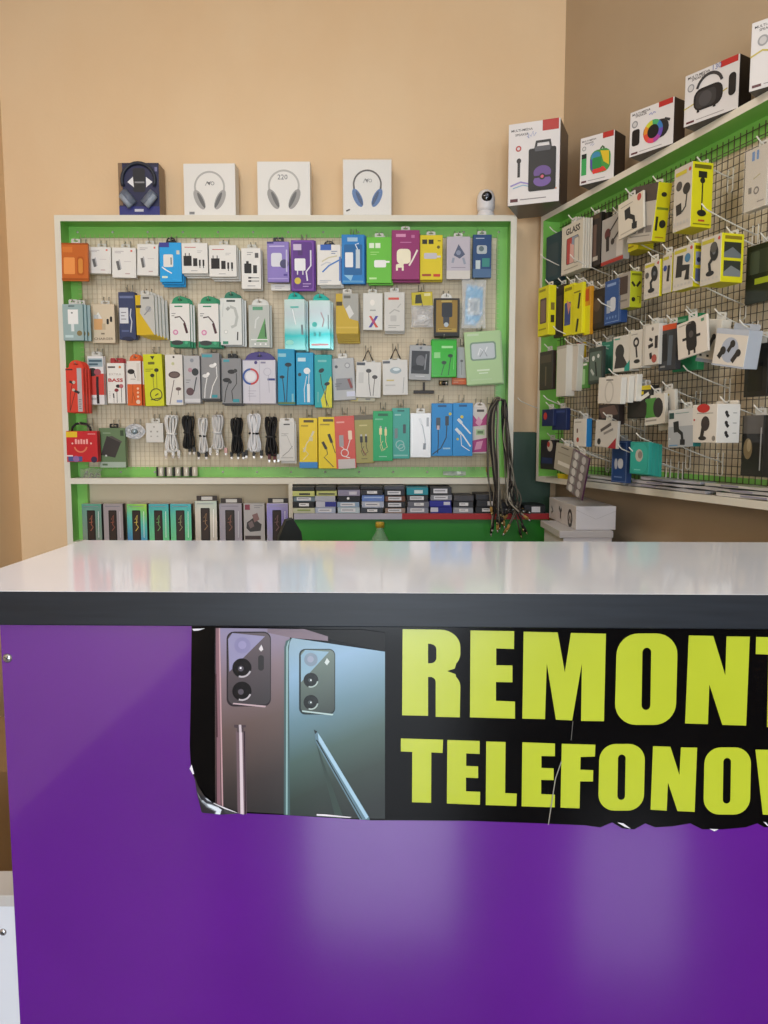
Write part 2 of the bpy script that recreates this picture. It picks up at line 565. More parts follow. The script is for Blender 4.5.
def cabinet(root, W, H, dep, tb, band, pitch, wirem, wr_, left=True, right=True, inset=.012):
    """local x to the right, z up from the bottom of the bottom board, front at y=0"""
    mb = MB(); mb.box(0, 0, H - tb, W, dep, H, CREAMB, {'bottom': GREEN}); mb.build('top_board', root)
    mb = MB(); mb.box(0, 0, 0, W, dep, tb, CREAMB); mb.build('bottom_board', root)
    if left:
        mb = MB(); mb.box(0, 0, tb, tb, dep, H - tb, CREAMB, {'right': GREEN}); mb.build('side_board', root)
    if right:
        mb = MB(); mb.box(W - tb, 0, tb, W, dep, H - tb, CREAMB, {'left': GREEN}); mb.build('side_board', root)
    mb = MB(); mb.box(tb, dep - .006, tb, W - tb, dep, H - tb, BEIGEB); mb.build('back_panel', root)
    y0, y1 = dep - .014, dep - .006
    for nm, q in (('border_strip', (tb, H - tb - band, W - tb, H - tb)), ('border_strip', (tb, tb, W - tb, tb + band)),
                  ('border_strip', (tb, tb + band, tb + band, H - tb - band)), ('border_strip', (W - tb - band, tb + band, W - tb, H - tb - band))):
        mb = MB(); mb.box(q[0], y0, q[1], q[2], y1, q[3], GREEN); mb.build(nm, root)
    mb = MB(); r = wr_
    ym = dep - .018
    nx = int((W - 2 * tb) / pitch)
    for i in range(0, nx + 1):
        x = tb + (i + .5) * pitch
        if x < tb + inset or x > W - tb - inset: continue
        mb.box(x - r, ym - r, tb + inset * .9, x + r, ym + r, H - tb - inset * .9, wirem)
    nz = int((H - 2 * tb) / pitch)
    for i in range(0, nz + 1):
        z = tb + (i + .5) * pitch
        if z > H - tb - inset or z < tb + inset: continue
        mb.box(tb + inset * .9, ym - 2 * r - r, z - r, W - tb - inset * .9, ym - r, z + r, wirem)
    mb.build('wire_mesh', root)
    return dep - .018 - .003


YB = 2.70
FB = ((0, YB, 0), (0, 1, 0))
bl = hit(54, 217, *FB); brt = hit(517, 213, *FB); bb = hit(300, 484, *FB)
BH = (bl.z + brt.z) / 2 - bb.z
BW = brt.x - bl.x
root = empty('pegboard_cabinet', place((bl.x, YB, bb.z)))
ymesh = cabinet(root, BW, BH, .085, .02, .036, .0165, WIRE, .0005, inset=.03)
YM = YB + ymesh
tag(root, 'wide green-bordered wire pegboard cabinet with a cream frame on the back wall', 'display board')
# rivets along the border strips
for i in range(13):
    x = .05 + (BW - .1) * i / 12
    for z in (BH - .038, .038):
        riv = MB(); riv.lathe([(0, -.003), (.004, -.002), (.0045, 0)], mat('cfd2c8', .3, .5), (x, .071, z), 8, 'y'); riv.build('screw', root)
# uprights and back of the bay below
mb = MB(); lowh = bb.z
for x, nm in ((.0, 'upright'), (BW - .02, 'upright')):
    m1 = MB(); m1.box(x, 0, -lowh, x + .02, .085, 0, CREAMB, {'right': GREEN} if x == 0 else None); m1.build(nm, root)
xd = hit(291, 500, *FB).x - bl.x
m1 = MB(); m1.box(xd - .008, .0, -lowh, xd + .006, .085, 0, CREAMB); m1.build('upright', root)
m1 = MB(); m1.box(.02, .078, -lowh, BW - .02, .085, 0, WALLW); m1.build('lower_back_panel', root)
m1 = MB(); m1.box(.02, .0, -.22, xd - .008, .078, -.202, CREAMB); m1.build('lower_shelf', root)
m1 = MB(); m1.box(.02, .055, -lowh, .055, .078, -.0, GREEN); m1.build('lower_border_strip', root)

# right hand pegboard
P0 = hit(541, 217, (0, YB, 0), (0, 1, 0)); Pb = hit(541, 481, (0, YB, 0), (0, 1, 0))
RO = Vector((P0.x, YB, Pb.z)); RH = P0.z - Pb.z; RW = 1.75; RD = .075
rootr = empty('pegboard_cabinet', place(RO, THR))
ymr = cabinet(rootr, RW, RH, RD, .018, .042, .0195, WIRED, .0008, right=True)
tag(rootr, 'green-bordered wire pegboard cabinet hanging on the right wall', 'display board')
RMESH = RO - NR * ymr      # a point on the wire mesh plane

# ------------------------------------------------------------------ counter
YAWC = math.radians(-1.3)
CM = place((0, .86, 0), YAWC)
CN = (CM.to_3x3() @ Vector((0, -1, 0)))
ez = hit(384, 593, (0, .86, 0), CN).z
eb = hit(384, 627.5, (0, .86, 0), CN).z
back = hit(384, 541, (0, 0, ez), (0, 0, 1))
CDEP = back.y - .86
lb = CM.inverted() @ hit(80, 541, (0, 0, ez), (0, 0, 1))
TOPW = noisy('glossy_white_laminate', 'dde2ef', 'e2e7f2', 2.5, .08, spec=.5)
EDGE = noisy('dark_edge_band', '151a22', '1c222b', 9, .4, stretch=(1, 1, 14), spec=.3)
PURP = noisy('glossy_purple_laminate', '580c86', '5e0f8e', 3, .2, spec=.5, coat=1.0, coat_rough=.06)
PANX = (CM.inverted() @ hit(3, 690, Vector(CM.translation) - CN * .012, CN)).x
root = empty('sales_counter', CM)
mb = MB(); mb.box(lb.x, 0.0005, eb, 1.6, CDEP, ez, TOPW, {'front': EDGE, 'left': EDGE, 'back': EDGE, 'bottom': EDGE}, bev=.0012); mb.build('countertop', root)
mb = MB(); mb.box(PANX, .012, 0.0, 1.58, .03, eb, PURP, {'left': mat('e6d3e0', .4)}, bev=.0006); mb.build('front_panel', root)
mb = MB(); mb.box(PANX, .03, 0.0, PANX + .018, CDEP - .02, eb, mat('cfcfd4', .4)); mb.build('side_panel', root)
mb = MB(); mb.box(PANX + .018, .03, .62, 1.58, CDEP - .03, .64, mat('cfcfd4', .4)); mb.build('inner_shelf', root)


def screw(P, parent, r=.005):
    mb = MB(); mb.lathe([(0, -.0022), (r * .6, -.002), (r, -.0008), (r, 0)], mat('b8b8bc', .25, .9), (0, 0, 0), 14, 'y')
    for a in (0, PI / 2):
        q = Matrix.Rotation(a + .5, 3, 'Y')
        vs = [q @ Vector(v) for v in ((-r * .55, -.0024, -r * .1), (r * .55, -.0024, -r * .1), (r * .55, -.0024, r * .1), (-r * .55, -.0024, r * .1))]
        mb.add(vs, [[0, 1, 2, 3]], mat('3a3a3e', .5))
    o = mb.build('screw', parent); o.location = P
    return o


pp = CM.inverted() @ hit(5, 658, Vector(CM.translation) - CN * .012, CN)
screw((pp.x + .003, .012, pp.z), root, .0055)
tag(root, 'long purple shop counter with a glossy white top and dark edge', 'counter')

# low white cabinet at the counter's left
A = hit(-40, 905, (0, 1.0, 0), (0, 1, 0)); B_ = hit(11, 905, (0, 1.0, 0), (0, 1, 0))
root = empty('low_cabinet', place((0, 1.0, 0)))
mb = MB(); mb.box(-.95, 0, 0, B_.x + .012 if B_.x + .012 < PANX + .03 else PANX, .018, A.z, mat('d5d9e2', .4), bev=.001); mb.build('front_panel', root)
mb = MB(); mb.box(-.95, -.004, A.z, B_.x + .01, .056, A.z + .016, mat('b9b6b4', .4), bev=.001); mb.build('top', root)
mb = MB(); mb.box(-.95, .018, 0, -.932, .05, A.z, mat('d5d9e2', .4)); mb.build('side_panel', root)
sp = hit(3, 932, (0, 1.0, 0), (0, 1, 0)); screw((sp.x, 0, sp.z), root, .005)
tag(root, 'low white cabinet panel with a screw left of the purple counter', 'cabinet')

P = hit(3, 771, (0, 1.7, 0), (0, 1, 0))
root = empty('cardboard_box', place((P.x - .12, 1.7, 0)))
KR = noisy('brown_cardboard', '8a6a44', '94724a', 12, .8)
mb = MB(); mb.box(-.2, 0, 0, .24, .34, P.z, KR, bev=.002); mb.build('carton', root)
mb = MB(); mb.box(-.2, -.001, P.z * .5 - .02, .24, .0, P.z * .5 + .02, mat('a98a5c', .3)); mb.build('tape', root)
tag(root, 'brown cardboard box on the floor behind the left end of the counter', 'box')

# ------------------------------------------------------------------ poster
PP = Vector(CM.translation) - CN * .012
IM = CM.inverted()


def pq(px, py):
    q = IM @ hit(px, py, PP, CN); return (q.x, q.z)


def c3(X, Y): return pq(395 + X / 3.938, 620 + Y / 3.938)
def c4(X, Y): return pq(580 + X / 4.085, 620 + Y / 4.085)
def c1(X, Y): return pq(180 + X / 4.873, 620 + Y / 4.876)
def c2(X, Y): return pq(280 + X / 4.875, 620 + Y / 4.876)


YP = .012
poster = empty('poster', CM)
mb = MB()
BLK = noisy('black_poster_print', '060506', '0b090a', 8, .16, spec=.14, coat=.0)
TORN = mat('e6e2ea', .6)
out = [pq(192, 631), pq(191, 690), pq(190, 745), pq(191, 768), pq(197, 785), pq(201, 800), pq(203, 812), pq(236, 812.5), pq(290, 815), pq(340, 818), pq(372, 820), pq(400, 820),
       pq(470, 820.5), pq(540, 823), pq(585, 825), pq(600, 827), pq(612, 822), pq(622, 828), pq(634, 829), pq(645, 823), pq(655, 827), pq(672, 826), pq(690, 823), pq(702, 829), pq(722, 829), pq(745, 827),
       pq(757, 823), pq(764, 827), pq(775, 826), pq(900, 830), pq(1010, 832), pq(1010, 630)]
out = out[:-1] + [pq(1010, 636)]
out[0] = pq(192, 629.5); out[-1] = pq(1010, 640)
topz = eb - .0015
out[0] = (out[0][0], topz); out[-1] = (out[-1][0], topz)
mb.prism(out, YP - .0009, YP - .0001, BLK)
L = YP - .0009


def Z(k): return L - .00008 * k


# left brown phone
bm1 = grad('bronze_phone_print', [(0, '8d83a4'), (.25, '7c6870'), (.5, '5c4844'), (.8, '2e2220'), (1, '140c0c')], c1(180, 60), c1(500, 930))
mb.poly([c1(172, 38), c1(536, 42), c1(536, 945), c1(172, 925)], Z(1), bm1)
mb.poly([c1(172, 38), c1(190, 38), c1(200, 925), c1(180, 925)], Z(2), mat('86606a', .3))
mb.poly([c1(190, 38), c1(196, 38), c1(212, 927), c1(205, 927)], Z(2), mat('c09aa0', .3))
mb.poly([c1(172, 262), c1(179, 262), c1(186, 570), c1(176, 570)], Z(3), mat('503038', .3))
mb.poly([c1(172, 38), c1(176, 38), c1(182, 925), c1(176, 925)], Z(3), mat('31191e', .3))


def rrc(cf, x0, y0, x1, y1, r, n=5):
    return [cf(*p) for p in rr(x0, y0, x1, y1, r, n)]


mb.poly(rrc(c1, 228, 55, 444, 420, 36), Z(4), mat('2a2127', .25))
mb.poly(rrc(c1, 236, 62, 440, 410, 32), Z(5), grad('camera_plate_print', [(0, '54434a'), (1, '21181c')], c1(250, 100), c1(430, 400)))
mb.poly([c1(236, 92), c1(256, 62), c1(415, 78), c1(242, 250)], Z(6), mat('938fb2', .25))


def disc(cf, cx, cy, r, k, m, n=24, a0=0, a1=360, r2=None):
    pts = [cf(cx + r * math.cos(math.radians(a0 + (a1 - a0) * i / n)), cy + r * math.sin(math.radians(a0 + (a1 - a0) * i / n))) for i in range(n if a1 - a0 >= 360 else n + 1)]
    if r2 is not None:
        pts += [cf(cx + r2 * math.cos(math.radians(a1 - (a1 - a0) * i / n)), cy + r2 * math.sin(math.radians(a1 - (a1 - a0) * i / n))) for i in range(n + 1)]
    mb.poly(pts, Z(k), m)


disc(c1, 305, 122, 40, 7, mat('8580a8', .3)); disc(c1, 305, 120, 20, 8, mat('9690b8', .3))
for cy in (232, 345):
    disc(c1, 303, cy, 47, 7, mat('120d10', .2)); disc(c1, 303, cy, 47, 8, mat('b9b2b8', .3), a0=20, a1=110, r2=39); disc(c1, 298, cy + 3, 14, 8, mat('4c4650', .3))
disc(c1, 297, 232, 5, 9, mat('f0eef4', .3))
mb.poly(rrc(c1, 382, 170, 410, 245, 13), Z(7), mat('140e10', .3))
mb.poly([c1(385, 140), c1(398, 118), c1(407, 142), c1(396, 152)], Z(7), mat('d9d3d6', .3))
mb.poly([c1(262, 402), c1(420, 416), c1(416, 424), c1(258, 408)], Z(6), mat('c0a8b0', .3))
# stylus of the brown phone
mb.poly([c1(275, 540), c1(320, 540), c1(326, 945), c1(282, 940)], Z(8), mat('6e5a62', .25))
mb.poly([c1(290, 540), c1(304, 540), c1(312, 945), c1(296, 942)], Z(9), mat('d5c6ce', .25))
mb.poly([c1(312, 540), c1(318, 540), c1(324, 945), c1(318, 945)], Z(9), mat('2b1e24', .25))
mb.poly([c1(265, 508), c1(322, 510), c1(322, 520), c1(310, 522), c1(312, 545), c1(280, 545), c1(280, 525), c1(265, 520)], Z(10), mat('4e4046', .25))
mb.poly([c1(288, 508), c1(300, 508), c1(302, 545), c1(290, 545)], Z(11), mat('cdbfc6', .25))
# black gap then green phone
mb.poly([c2(-60, 45), c2(240, 90), c2(512, 150), c2(512, 60), c2(400, 45)], Z(12), mat('0c0908', .3, 0, 0, 1, .25))
mb.poly([c2(-60, 42), c2(120, 42), c2(235, 78), c2(235, 100), c2(60, 85), c2(-60, 60)], Z(13), mat('7a6874', .3))
gm = grad('mint_phone_print', [(0, '88a4b4'), (.2, '86aac8'), (.42, '5f8290'), (.62, '3c5650'), (.8, '1e2f26'), (1, '0c1511')], c2(80, 60), c2(470, 900))
mb.poly([c2(20, 945), c2(22, 130), c2(30, 100), c2(60, 85), c2(512, 152), c2(512, 965), c2(350, 962), c2(180, 955)], Z(14), gm)
mb.poly([c2(20, 945), c2(22, 130), c2(30, 100), c2(60, 85), c2(48, 110), c2(44, 150), c2(50, 948)], Z(15), mat('3e5a5c', .3))
mb.poly([c2(30, 945), c2(32, 130), c2(40, 105), c2(48, 95), c2(40, 130), c2(38, 945)], Z(16), mat('93b4b6', .3))
mb.poly(rrc(c2, 94, 138, 270, 458, 30), Z(16), mat('1d2b2c', .25))
mb.poly(rrc(c2, 103, 143, 266, 450, 26), Z(17), grad('camera_plate_print', [(0, '63766c'), (1, '1d2a24')], c2(110, 170), c2(260, 450)))
mb.poly([c2(104, 300), c2(103, 170), c2(125, 143), c2(240, 152)], Z(18), mat('8cadc2', .25))
disc(c2, 152, 190, 33, 19, mat('8091a2', .3)); disc(c2, 150, 188, 16, 20, mat('98a0b4', .3))
for cy in (290, 398):
    disc(c2, 152, cy, 36, 19, mat('0e1514', .2)); disc(c2, 152, cy, 36, 20, mat('b3c2be', .3), a0=10, a1=110, r2=30); disc(c2, 148, cy, 10, 20, mat('3c4648', .3))
    disc(c2, 152, cy, 4, 21, mat('e8f0f0', .3))
mb.poly([c2(218, 205), c2(230, 182), c2(243, 200), c2(230, 218)], Z(19), mat('cfd8d6', .3))
mb.poly([c2(108, 437), c2(262, 455), c2(256, 462), c2(110, 444)], Z(18), mat('b5cccc', .3))
# stylus and its printed shade
mb.poly([c2(165, 545), c2(180, 600), c2(310, 960), c2(270, 958)], Z(18), mat('33433e', .4))
mb.poly([c2(168, 535), c2(185, 540), c2(205, 575), c2(435, 955), c2(438, 968), c2(390, 968), c2(175, 590)], Z(21), mat('5f7d8c', .25))
mb.poly([c2(185, 545), c2(205, 575), c2(432, 955), c2(420, 966), c2(190, 585)], Z(22), mat('a6c8de', .25))
mb.poly([c2(176, 580), c2(183, 580), c2(402, 966), c2(396, 966)], Z(22), mat('22302e', .25))
mb.poly([c2(166, 530), c2(184, 540), c2(172, 552)], Z(23), mat('1a2426', .3))
# lettering
YEL = noisy('yellow_green_print', 'b4c02c', 'bac632', 6, .25, coat=.0)


def glyph(pts, holes=()): mb.poly(pts, Z(2), YEL, holes)


def arc(cx, cy, rx, ry, a0, a1, n=8):
    return [(cx + rx * math.cos(math.radians(a0 + (a1 - a0) * i / n)), cy + ry * math.sin(math.radians(a0 + (a1 - a0) * i / n))) for i in range(n + 1)]


R_ = [(30, 35), (175, 37)] + arc(177, 105, 80, 68, -88, 0) + arc(190, 130, 67, 62, 0, 40) + [(235, 190), (205, 200), (238, 212)] + arc(200, 262, 57, 55, -45, 0) + [(255, 382), (160, 380), (160, 245)] + arc(138, 243, 22, 20, 0, -90) + [(130, 223), (130, 376), (28, 374)]
glyph([c3(*p) for p in R_], [[c3(*p) for p in [(130, 92), (140, 93)] + arc(141, 115, 22, 21, -80, 0) + arc(141, 148, 22, 21, 0, 80) + [(130, 170)]]])
glyph([c3(*p) for p in [(297, 40), (469, 43), (468, 113), (398, 111), (398, 177), (462, 178), (462, 244), (397, 243), (397, 317), (472, 320), (472, 387), (295, 382)]])
glyph([c3(506, 45), c3(640, 48), c3(668, 205), c3(692, 50), c4(105, 55), c4(97, 412), c3(732, 396), c3(735, 170), c3(697, 394), c3(633, 391), c3(597, 170), c3(590, 389), c3(501, 387)])


def oval(x0, y0, x1, y1, r, sl, n=8):
    ry = min(r, (y1 - y0) / 2); r = min(r, (x1 - x0) / 2)
    pts = arc(x1 - r, y1 - ry, r, ry, 0, 90, n) + arc(x0 + r, y1 - ry, r, ry, 90, 180, n) + arc(x0 + r, y0 + ry, r, ry, 180, 270, n) + arc(x1 - r, y0 + ry, r, ry, 270, 360, n)
    return [c4(x + sl * ((y1 + y0) / 2 - y) / (y1 - y0), y) for x, y in pts]


glyph(oval(145, 54, 394, 427, 88, 10), [oval(252, 112, 288, 366, 20, 4)])
glyph([c4(*p) for p in [(443, 62), (543, 64), (592, 225), (597, 66), (692, 67), (677, 430), (580, 427), (527, 262), (521, 424), (428, 421)]])
glyph([c4(*p) for p in [(718, 68), (930, 73), (927, 145), (868, 143), (860, 440), (762, 436), (768, 140), (716, 138)]])
glyph([c3(*p) for p in [(23, 465), (189, 470), (187, 522), (143, 520), (142, 718), (67, 716), (68, 518), (23, 516)]])
glyph([c3(*p) for p in [(206, 471), (333, 475), (333, 526), (280, 524), (280, 573), (327, 575), (327, 621), (279, 619), (279, 673), (335, 675), (334, 726), (204, 721)]])
glyph([c3(*p) for p in [(359, 477), (435, 479), (433, 680), (479, 682), (477, 731), (357, 727)]])
glyph([c3(*p) for p in [(501, 480), (629, 485), (629, 535), (576, 534), (576, 581), (624, 583), (624, 629), (575, 628), (575, 684), (629, 686), (628, 736), (498, 732)]])
glyph([c3(656, 486), c4(62, 508), c4(60, 556), c3(730, 538), c3(729, 588), c4(53, 612), c4(52, 658), c3(728, 634), c3(726, 740), c3(651, 737)])
glyph(oval(76, 505, 262, 777, 66, 6), [oval(153, 548, 184, 733, 16, 3)])
glyph([c4(*p) for p in [(297, 514), (368, 516), (405, 632), (411, 519), (477, 520), (467, 782), (397, 779), (358, 662), (353, 777), (287, 773)]])
glyph(oval(505, 519, 695, 793, 66, 6), [oval(583, 562, 614, 748, 16, 3)])
glyph([c4(*p) for p in [(715, 528), (785, 529), (800, 680), (815, 530), (880, 532), (893, 690), (905, 534), (970, 536), (940, 800), (865, 798), (848, 660), (832, 797), (745, 793)]])
# torn white edges, crack and peeled corner
for pts in ([(50, 720), (60, 700), (72, 745), (66, 748)], [(62, 40), (125, 38), (95, 48), (70, 50)], [(165, 885), (200, 900), (285, 935), (210, 920), (178, 905)]):
    mb.poly([c1(*p) for p in pts], Z(24), TORN)
mb.poly([c2(180, 940), c2(225, 942), c2(350, 955), c2(340, 959), c2(180, 948)], Z(24), TORN)
mb.poly([c3(690, 470), c3(693, 470), c3(700, 395), c3(697, 395)], Z(24), mat('55524e', .4))
mb.poly([c3(600, 802), c3(604, 802), c3(632, 620), c3(655, 555), c3(652, 552), c3(628, 620)], Z(24), mat('8d8a80', .4))
for pts in ([(150, 822), (175, 826), (205, 848), (180, 840)], [(525, 848), (562, 850), (545, 858)], [(745, 820), (760, 835), (768, 838), (755, 822)]):
    mb.poly([c4(*p) for p in pts], Z(24), TORN)
mb.build('printed_sheet', poster)
mb = MB()
a, b, c = c1(72, 745), c1(110, 932), c1(280, 935)
n = 8
curl = [c1(72, 745), c1(90, 800), c1(120, 850), c1(165, 888), c1(220, 915), c1(290, 938)]
vs = [(p[0], L - .0022, p[1]) for p in curl]; corner = c1(110, 932)
vs2 = [((p[0] * .55 + corner[0] * .45), L - .0058 + .0, (p[1] * .55 + corner[1] * .45)) for p in curl]
vs3 = [((p[0] * .05 + corner[0] * .95), L - .0035, (p[1] * .05 + corner[1] * .95)) for p in curl]
V = vs + vs2 + vs3; k = len(curl); fs = []
for r_ in (0, 1):
    for i in range(k - 1): fs.append([r_ * k + i, r_ * k + i + 1, (r_ + 1) * k + i + 1, (r_ + 1) * k + i])
mb.add(V, fs, mat('2c2a30', .15, 0, .6), True)
mb.build('peeling_corner', poster)
tag(poster, 'black poster with two phones and yellow REMONT TELEFONOW lettering on the purple counter', 'poster')

# ------------------------------------------------------------------ things hanging on the back board
HG = 'wire hooks on the back pegboard'


def bi(rect, off, short, cat, col, pr=(), tab='clear', t=.012, n=1, step=(.0, 0), hook=True, group=None, roll=0.0, yaw=None, hooklabel=None, **kw):
    """hang a package whose front face fills rect (photo pixels) on the back board, front `off` metres from the mesh"""
    x0, y0, x1, y1 = rect
    y = YM - off
    a = hit(x0, y0, (0, y, 0), (0, 1, 0)); b = hit(x1, y1, (0, y, 0), (0, 1, 0))
    w, h = b.x - a.x, a.z - b.z
    root, hz = make_package(kw.pop('name', 'accessory_package'), w, h, t, col, pr, tab, **kw)
    if yaw is None: yaw = random.uniform(-.04, .04)
    yaw = yaw if n == 1 else yaw * .3
    M = place(((a.x + b.x) / 2, y, b.z), yaw, math.radians(roll))
    stack_out(root, M, n, (step[0], t + .0012, step[1]), short, group, cat)
    if hook:
        hp = M @ Vector((0, t, hz))
        add_hook((hp.x, YM - .001, hp.z - .0005), 0, off - t + .012, hooklabel or ('wire hook holding the ' + short), HG)
    return root


BX = 'box'
G1 = 'charger boxes in the top row'
# ---- row 1
bi((60.4, 243, 88.5, 281), .082, 'orange zip pouch with a light square, at the far left', 'pouch', 'c8692a',
   [('r', .05, .1, .42, .25, 'd97b35'), ('rr', .08, .38, .5, .82, .04, 'f09a52'), ('rr', .58, .35, .85, .85, .1, 'b85a1e'), ('rr', .63, .4, .8, .8, .08, 'd98d3d'), ('r', 0, .0, 1, .04, 'a54f16'), ('r', .0, .93, 1, .97, 'a54f16')], t=.012, roll=1)
wcb = [('r', .78, .08, .86, .14, 'd86c5c'), ('l', [(.22, .45), (.3, .75)], .12, '6a6a6a'), ('l', [(.3, .4), (.38, .72)], .05, 'b9b9bb'), *lines(.12, .12, .5, 2, 'b5aeb0'), ('r', .5, .45, .8, .47, 'cfc9c9'), ('r', .55, .85, .75, .88, 'c7a9a9')]
bi((87.5, 247, 111, 273.5), .045, 'white adapter box right beside the orange pouch', BX, WHITE, wcb, t=.022, roll=1.5)
bi((111.3, 247.5, 136, 277.7), .05, 'white adapter box hanging slightly lower, between two similar boxes', BX, WHITE, wcb, t=.022, roll=1)
bi((136, 244, 158.3, 275.5), .045, 'white adapter box left of the bright blue charger package', BX, WHITE, wcb, t=.022, roll=2)
bi((158.8, 236, 182, 282), .055, 'bright blue charger package with black hanger arch', 'charger', '22a4e8',
   [('r', 0, .0, .45, .12, '3b3f96'), ('rr', .18, .3, .62, .62, .06, WHITE), ('l', [(.1, .62), (.3, .7), (.55, .78)], .05, 'f2f2f2'), ('r', .5, .38, .56, .56, '777777'), ('r', .78, .2, .92, .3, 'd8d8c8'), ('r', .1, .85, .35, .9, 'e6f2d8')],
   ('arch', .14, .5), t=.012, n=3, step=(.003, -.006), tabcol='1c1a1c')
wkb = [('l', [(.12, .14), (.55, .14)], .025, 'c45a4a'), *lines(.6, .25, .8, 2, 'bbbbbb'), ('r', .07, .42, .38, .75, '1f1d1e'), ('r', .13, .33, .16, .42, '1f1d1e'), ('r', .28, .33, .31, .42, '1f1d1e'),
       ('r', .44, .5, .6, .76, '262425'), ('r', .66, .55, .73, .75, '262425'), ('r', .8, .55, .87, .75, '262425'), ('l', [(.695, .75), (.7, .82)], .03, '333'), ('l', [(.83, .75), (.84, .82)], .03, '333'), *lines(.35, .9, .6, 1, 'aaaaaa')]
bi((181.3, 243, 208, 273.5), .065, 'white box with black plug picture beside the blue package', BX, WHITE, wkb, t=.018, n=3, step=(.003, -.004))
bi((208.8, 245, 236.8, 276.7), .065, 'white box with black plug picture, right one of two alike', BX, WHITE, wkb, t=.018, n=3, step=(.003, -.004))
bi((241, 248, 261.2, 288.8), .055, 'taller white box with black plug and two cable ends', BX, WHITE,
   [*lines(.3, .1, .6, 2, '999999'), ('r', .7, .12, .88, .24, '555555'), ('rr', .15, .38, .52, .62, .04, '1f1d1e'), ('r', .25, .32, .38, .4, '1f1d1e'), ('r', .6, .42, .8, .62, '262425'), ('l', [(.4, .73), (.9, .73)], .03, '333333'), ('l', [(.4, .81), (.9, .81)], .03, '333333'),
    ('r', .35, .71, .5, .75, '222222'), ('r', .35, .79, .5, .83, '222222'), *lines(.3, .92, .7, 1, 'aaaaaa')], t=.02, n=2, step=(.003, -.002))
bi((266.8, 236, 289.2, 282), .06, 'lilac power bank box with white device', BX, '8f7ec6',
   [('r', 0, 0, .3, .05, '433a84'), *lines(.1, .1, .8, 1, 'cfc4ec', th=.03), ('rr', .18, .28, .68, .62, .1, 'dfe0ea'), ('c', .78, .55, .2, '4b4a70'), ('r', .86, .2, .93, .75, 'c8c2e2'), ('r', .05, .9, .95, .93, 'b3a6dd'), ('r', .75, .8, .92, .85, '5a4a9a')],
   ('rect', .12, .5), t=.018, tabcol='2a2830')
bi((271, 284, 290.5, 290.5), .035, 'small white card peeking out under the lilac box', 'card', WHITE, [*lines(.2, .3, .7, 2, 'c2c2c2', .3, .1)], 'in', t=.012, hook=False)
bi((290.8, 240, 314.5, 291), .055, 'deep purple charger and cable blister card', 'charger', '6f3b9a',
   [('rr', .03, .01, .97, .99, .12, '7a46a6'), ('rr', .08, .04, .92, .96, .1, '5e3088'), ('r', .1, .08, .45, .2, 'cfc0dc'), ('rr', .15, .36, .62, .6, .05, 'eeeef2'), ('r', .3, .2, .5, .3, '4e2a70'), ('r', .25, .6, .3, .68, 'd9d9dd'), ('r', .48, .6, .53, .68, 'd9d9dd'),
    ('l', [(.85, .2), (.85, .5), (.65, .62), (.7, .8)], .06, 'e8e4f0'), ('c', .28, .8, .14, 'd5c04a'), *lines(.5, .85, .85, 2, 'b79ad0')], 'in', t=.013, n=2, step=(.004, .002), film=False)
bi((317, 240, 340.8, 285), .06, 'white cable box with blue tag and drawn blue cable', BX, WHITE,
   [('r', .14, .0, .6, .14, '3a66bc'), ('l', [(.22, .68), (.5, .52), (.95, .38)], .06, '3c79c4'), ('l', [(.2, .42), (.5, .32), (.85, .28)], .05, 'cfc9a8'), ('l', [(.15, .52), (.4, .44), (.6, .46)], .05, 'c9ccd2'), *lines(.6, .16, .85, 2, '7788aa'), ('r', .93, .3, 1, .9, '5a7fc0'), *lines(.1, .88, .6, 2, 'b9bfc9', .04)],
   ('arch', .1, .5), t=.012, n=3, step=(.005, -.003), tabcol='222222')
bi((341.6, 234.5, 364.5, 284), .055, 'blue blister card with white charger and cable', 'charger', '2280c8',
   [('r', .25, .06, .7, .14, 'a8c8e0'), ('rr', .1, .2, .9, .82, .06, '1d66a2'), ('rr', .15, .36, .5, .66, .04, 'f0f0f2'), ('r', .62, .3, .8, .68, 'c8d4dc'), ('l', [(.7, .3), (.6, .2), (.75, .18)], .04, 'e8eef2'), ('p', [(.1, .82), (.5, .82), (.4, .94)], '8fc4e6'), ('r', .05, .93, .95, .97, '5aa0d0')],
   'in', t=.013, n=3, step=(.003, .0015))
bi((366.6, 237, 391.6, 283), .06, 'bright green charger box with two white squares', BX, '6cc43c',
   [('r', .1, .13, .3, .24, 'e6f5da'), ('r', .35, .13, .55, .24, 'e6f5da'), ('rr', .3, .5, .78, .66, .06, 'f4f4f0'), ('r', .72, .52, .92, .56, 'f4f4f0'), *lines(.15, .32, .5, 2, 'a8e080'), ('r', .1, .88, .4, .92, 'c8f0a8')], 'clear', t=.016, n=2, step=(.006, -.004))
bi((391.8, 230, 419.5, 279.5), .07, 'tall magenta charger box with white plug picture', BX, '962e6c',
   [('rr', .18, .38, .68, .68, .14, 'f4ecd0'), ('r', .15, .72, .22, .82, 'f4ecd0'), ('r', .36, .72, .43, .82, 'f4ecd0'), ('p', [(.15, .7), (.45, .64), (.4, .76), (.18, .76)], 'f4ecd0'), ('l', [(.92, .4), (.75, .6), (.62, .72)], .06, 'f0e4d8'), ('r', .15, .08, .5, .14, 'd890b8'), ('r', .7, .1, .82, .16, 'c070a0'), *lines(.3, .24, .7, 1, 'c878a8')],
   'clear', t=.02, n=2, step=(.004, -.006))
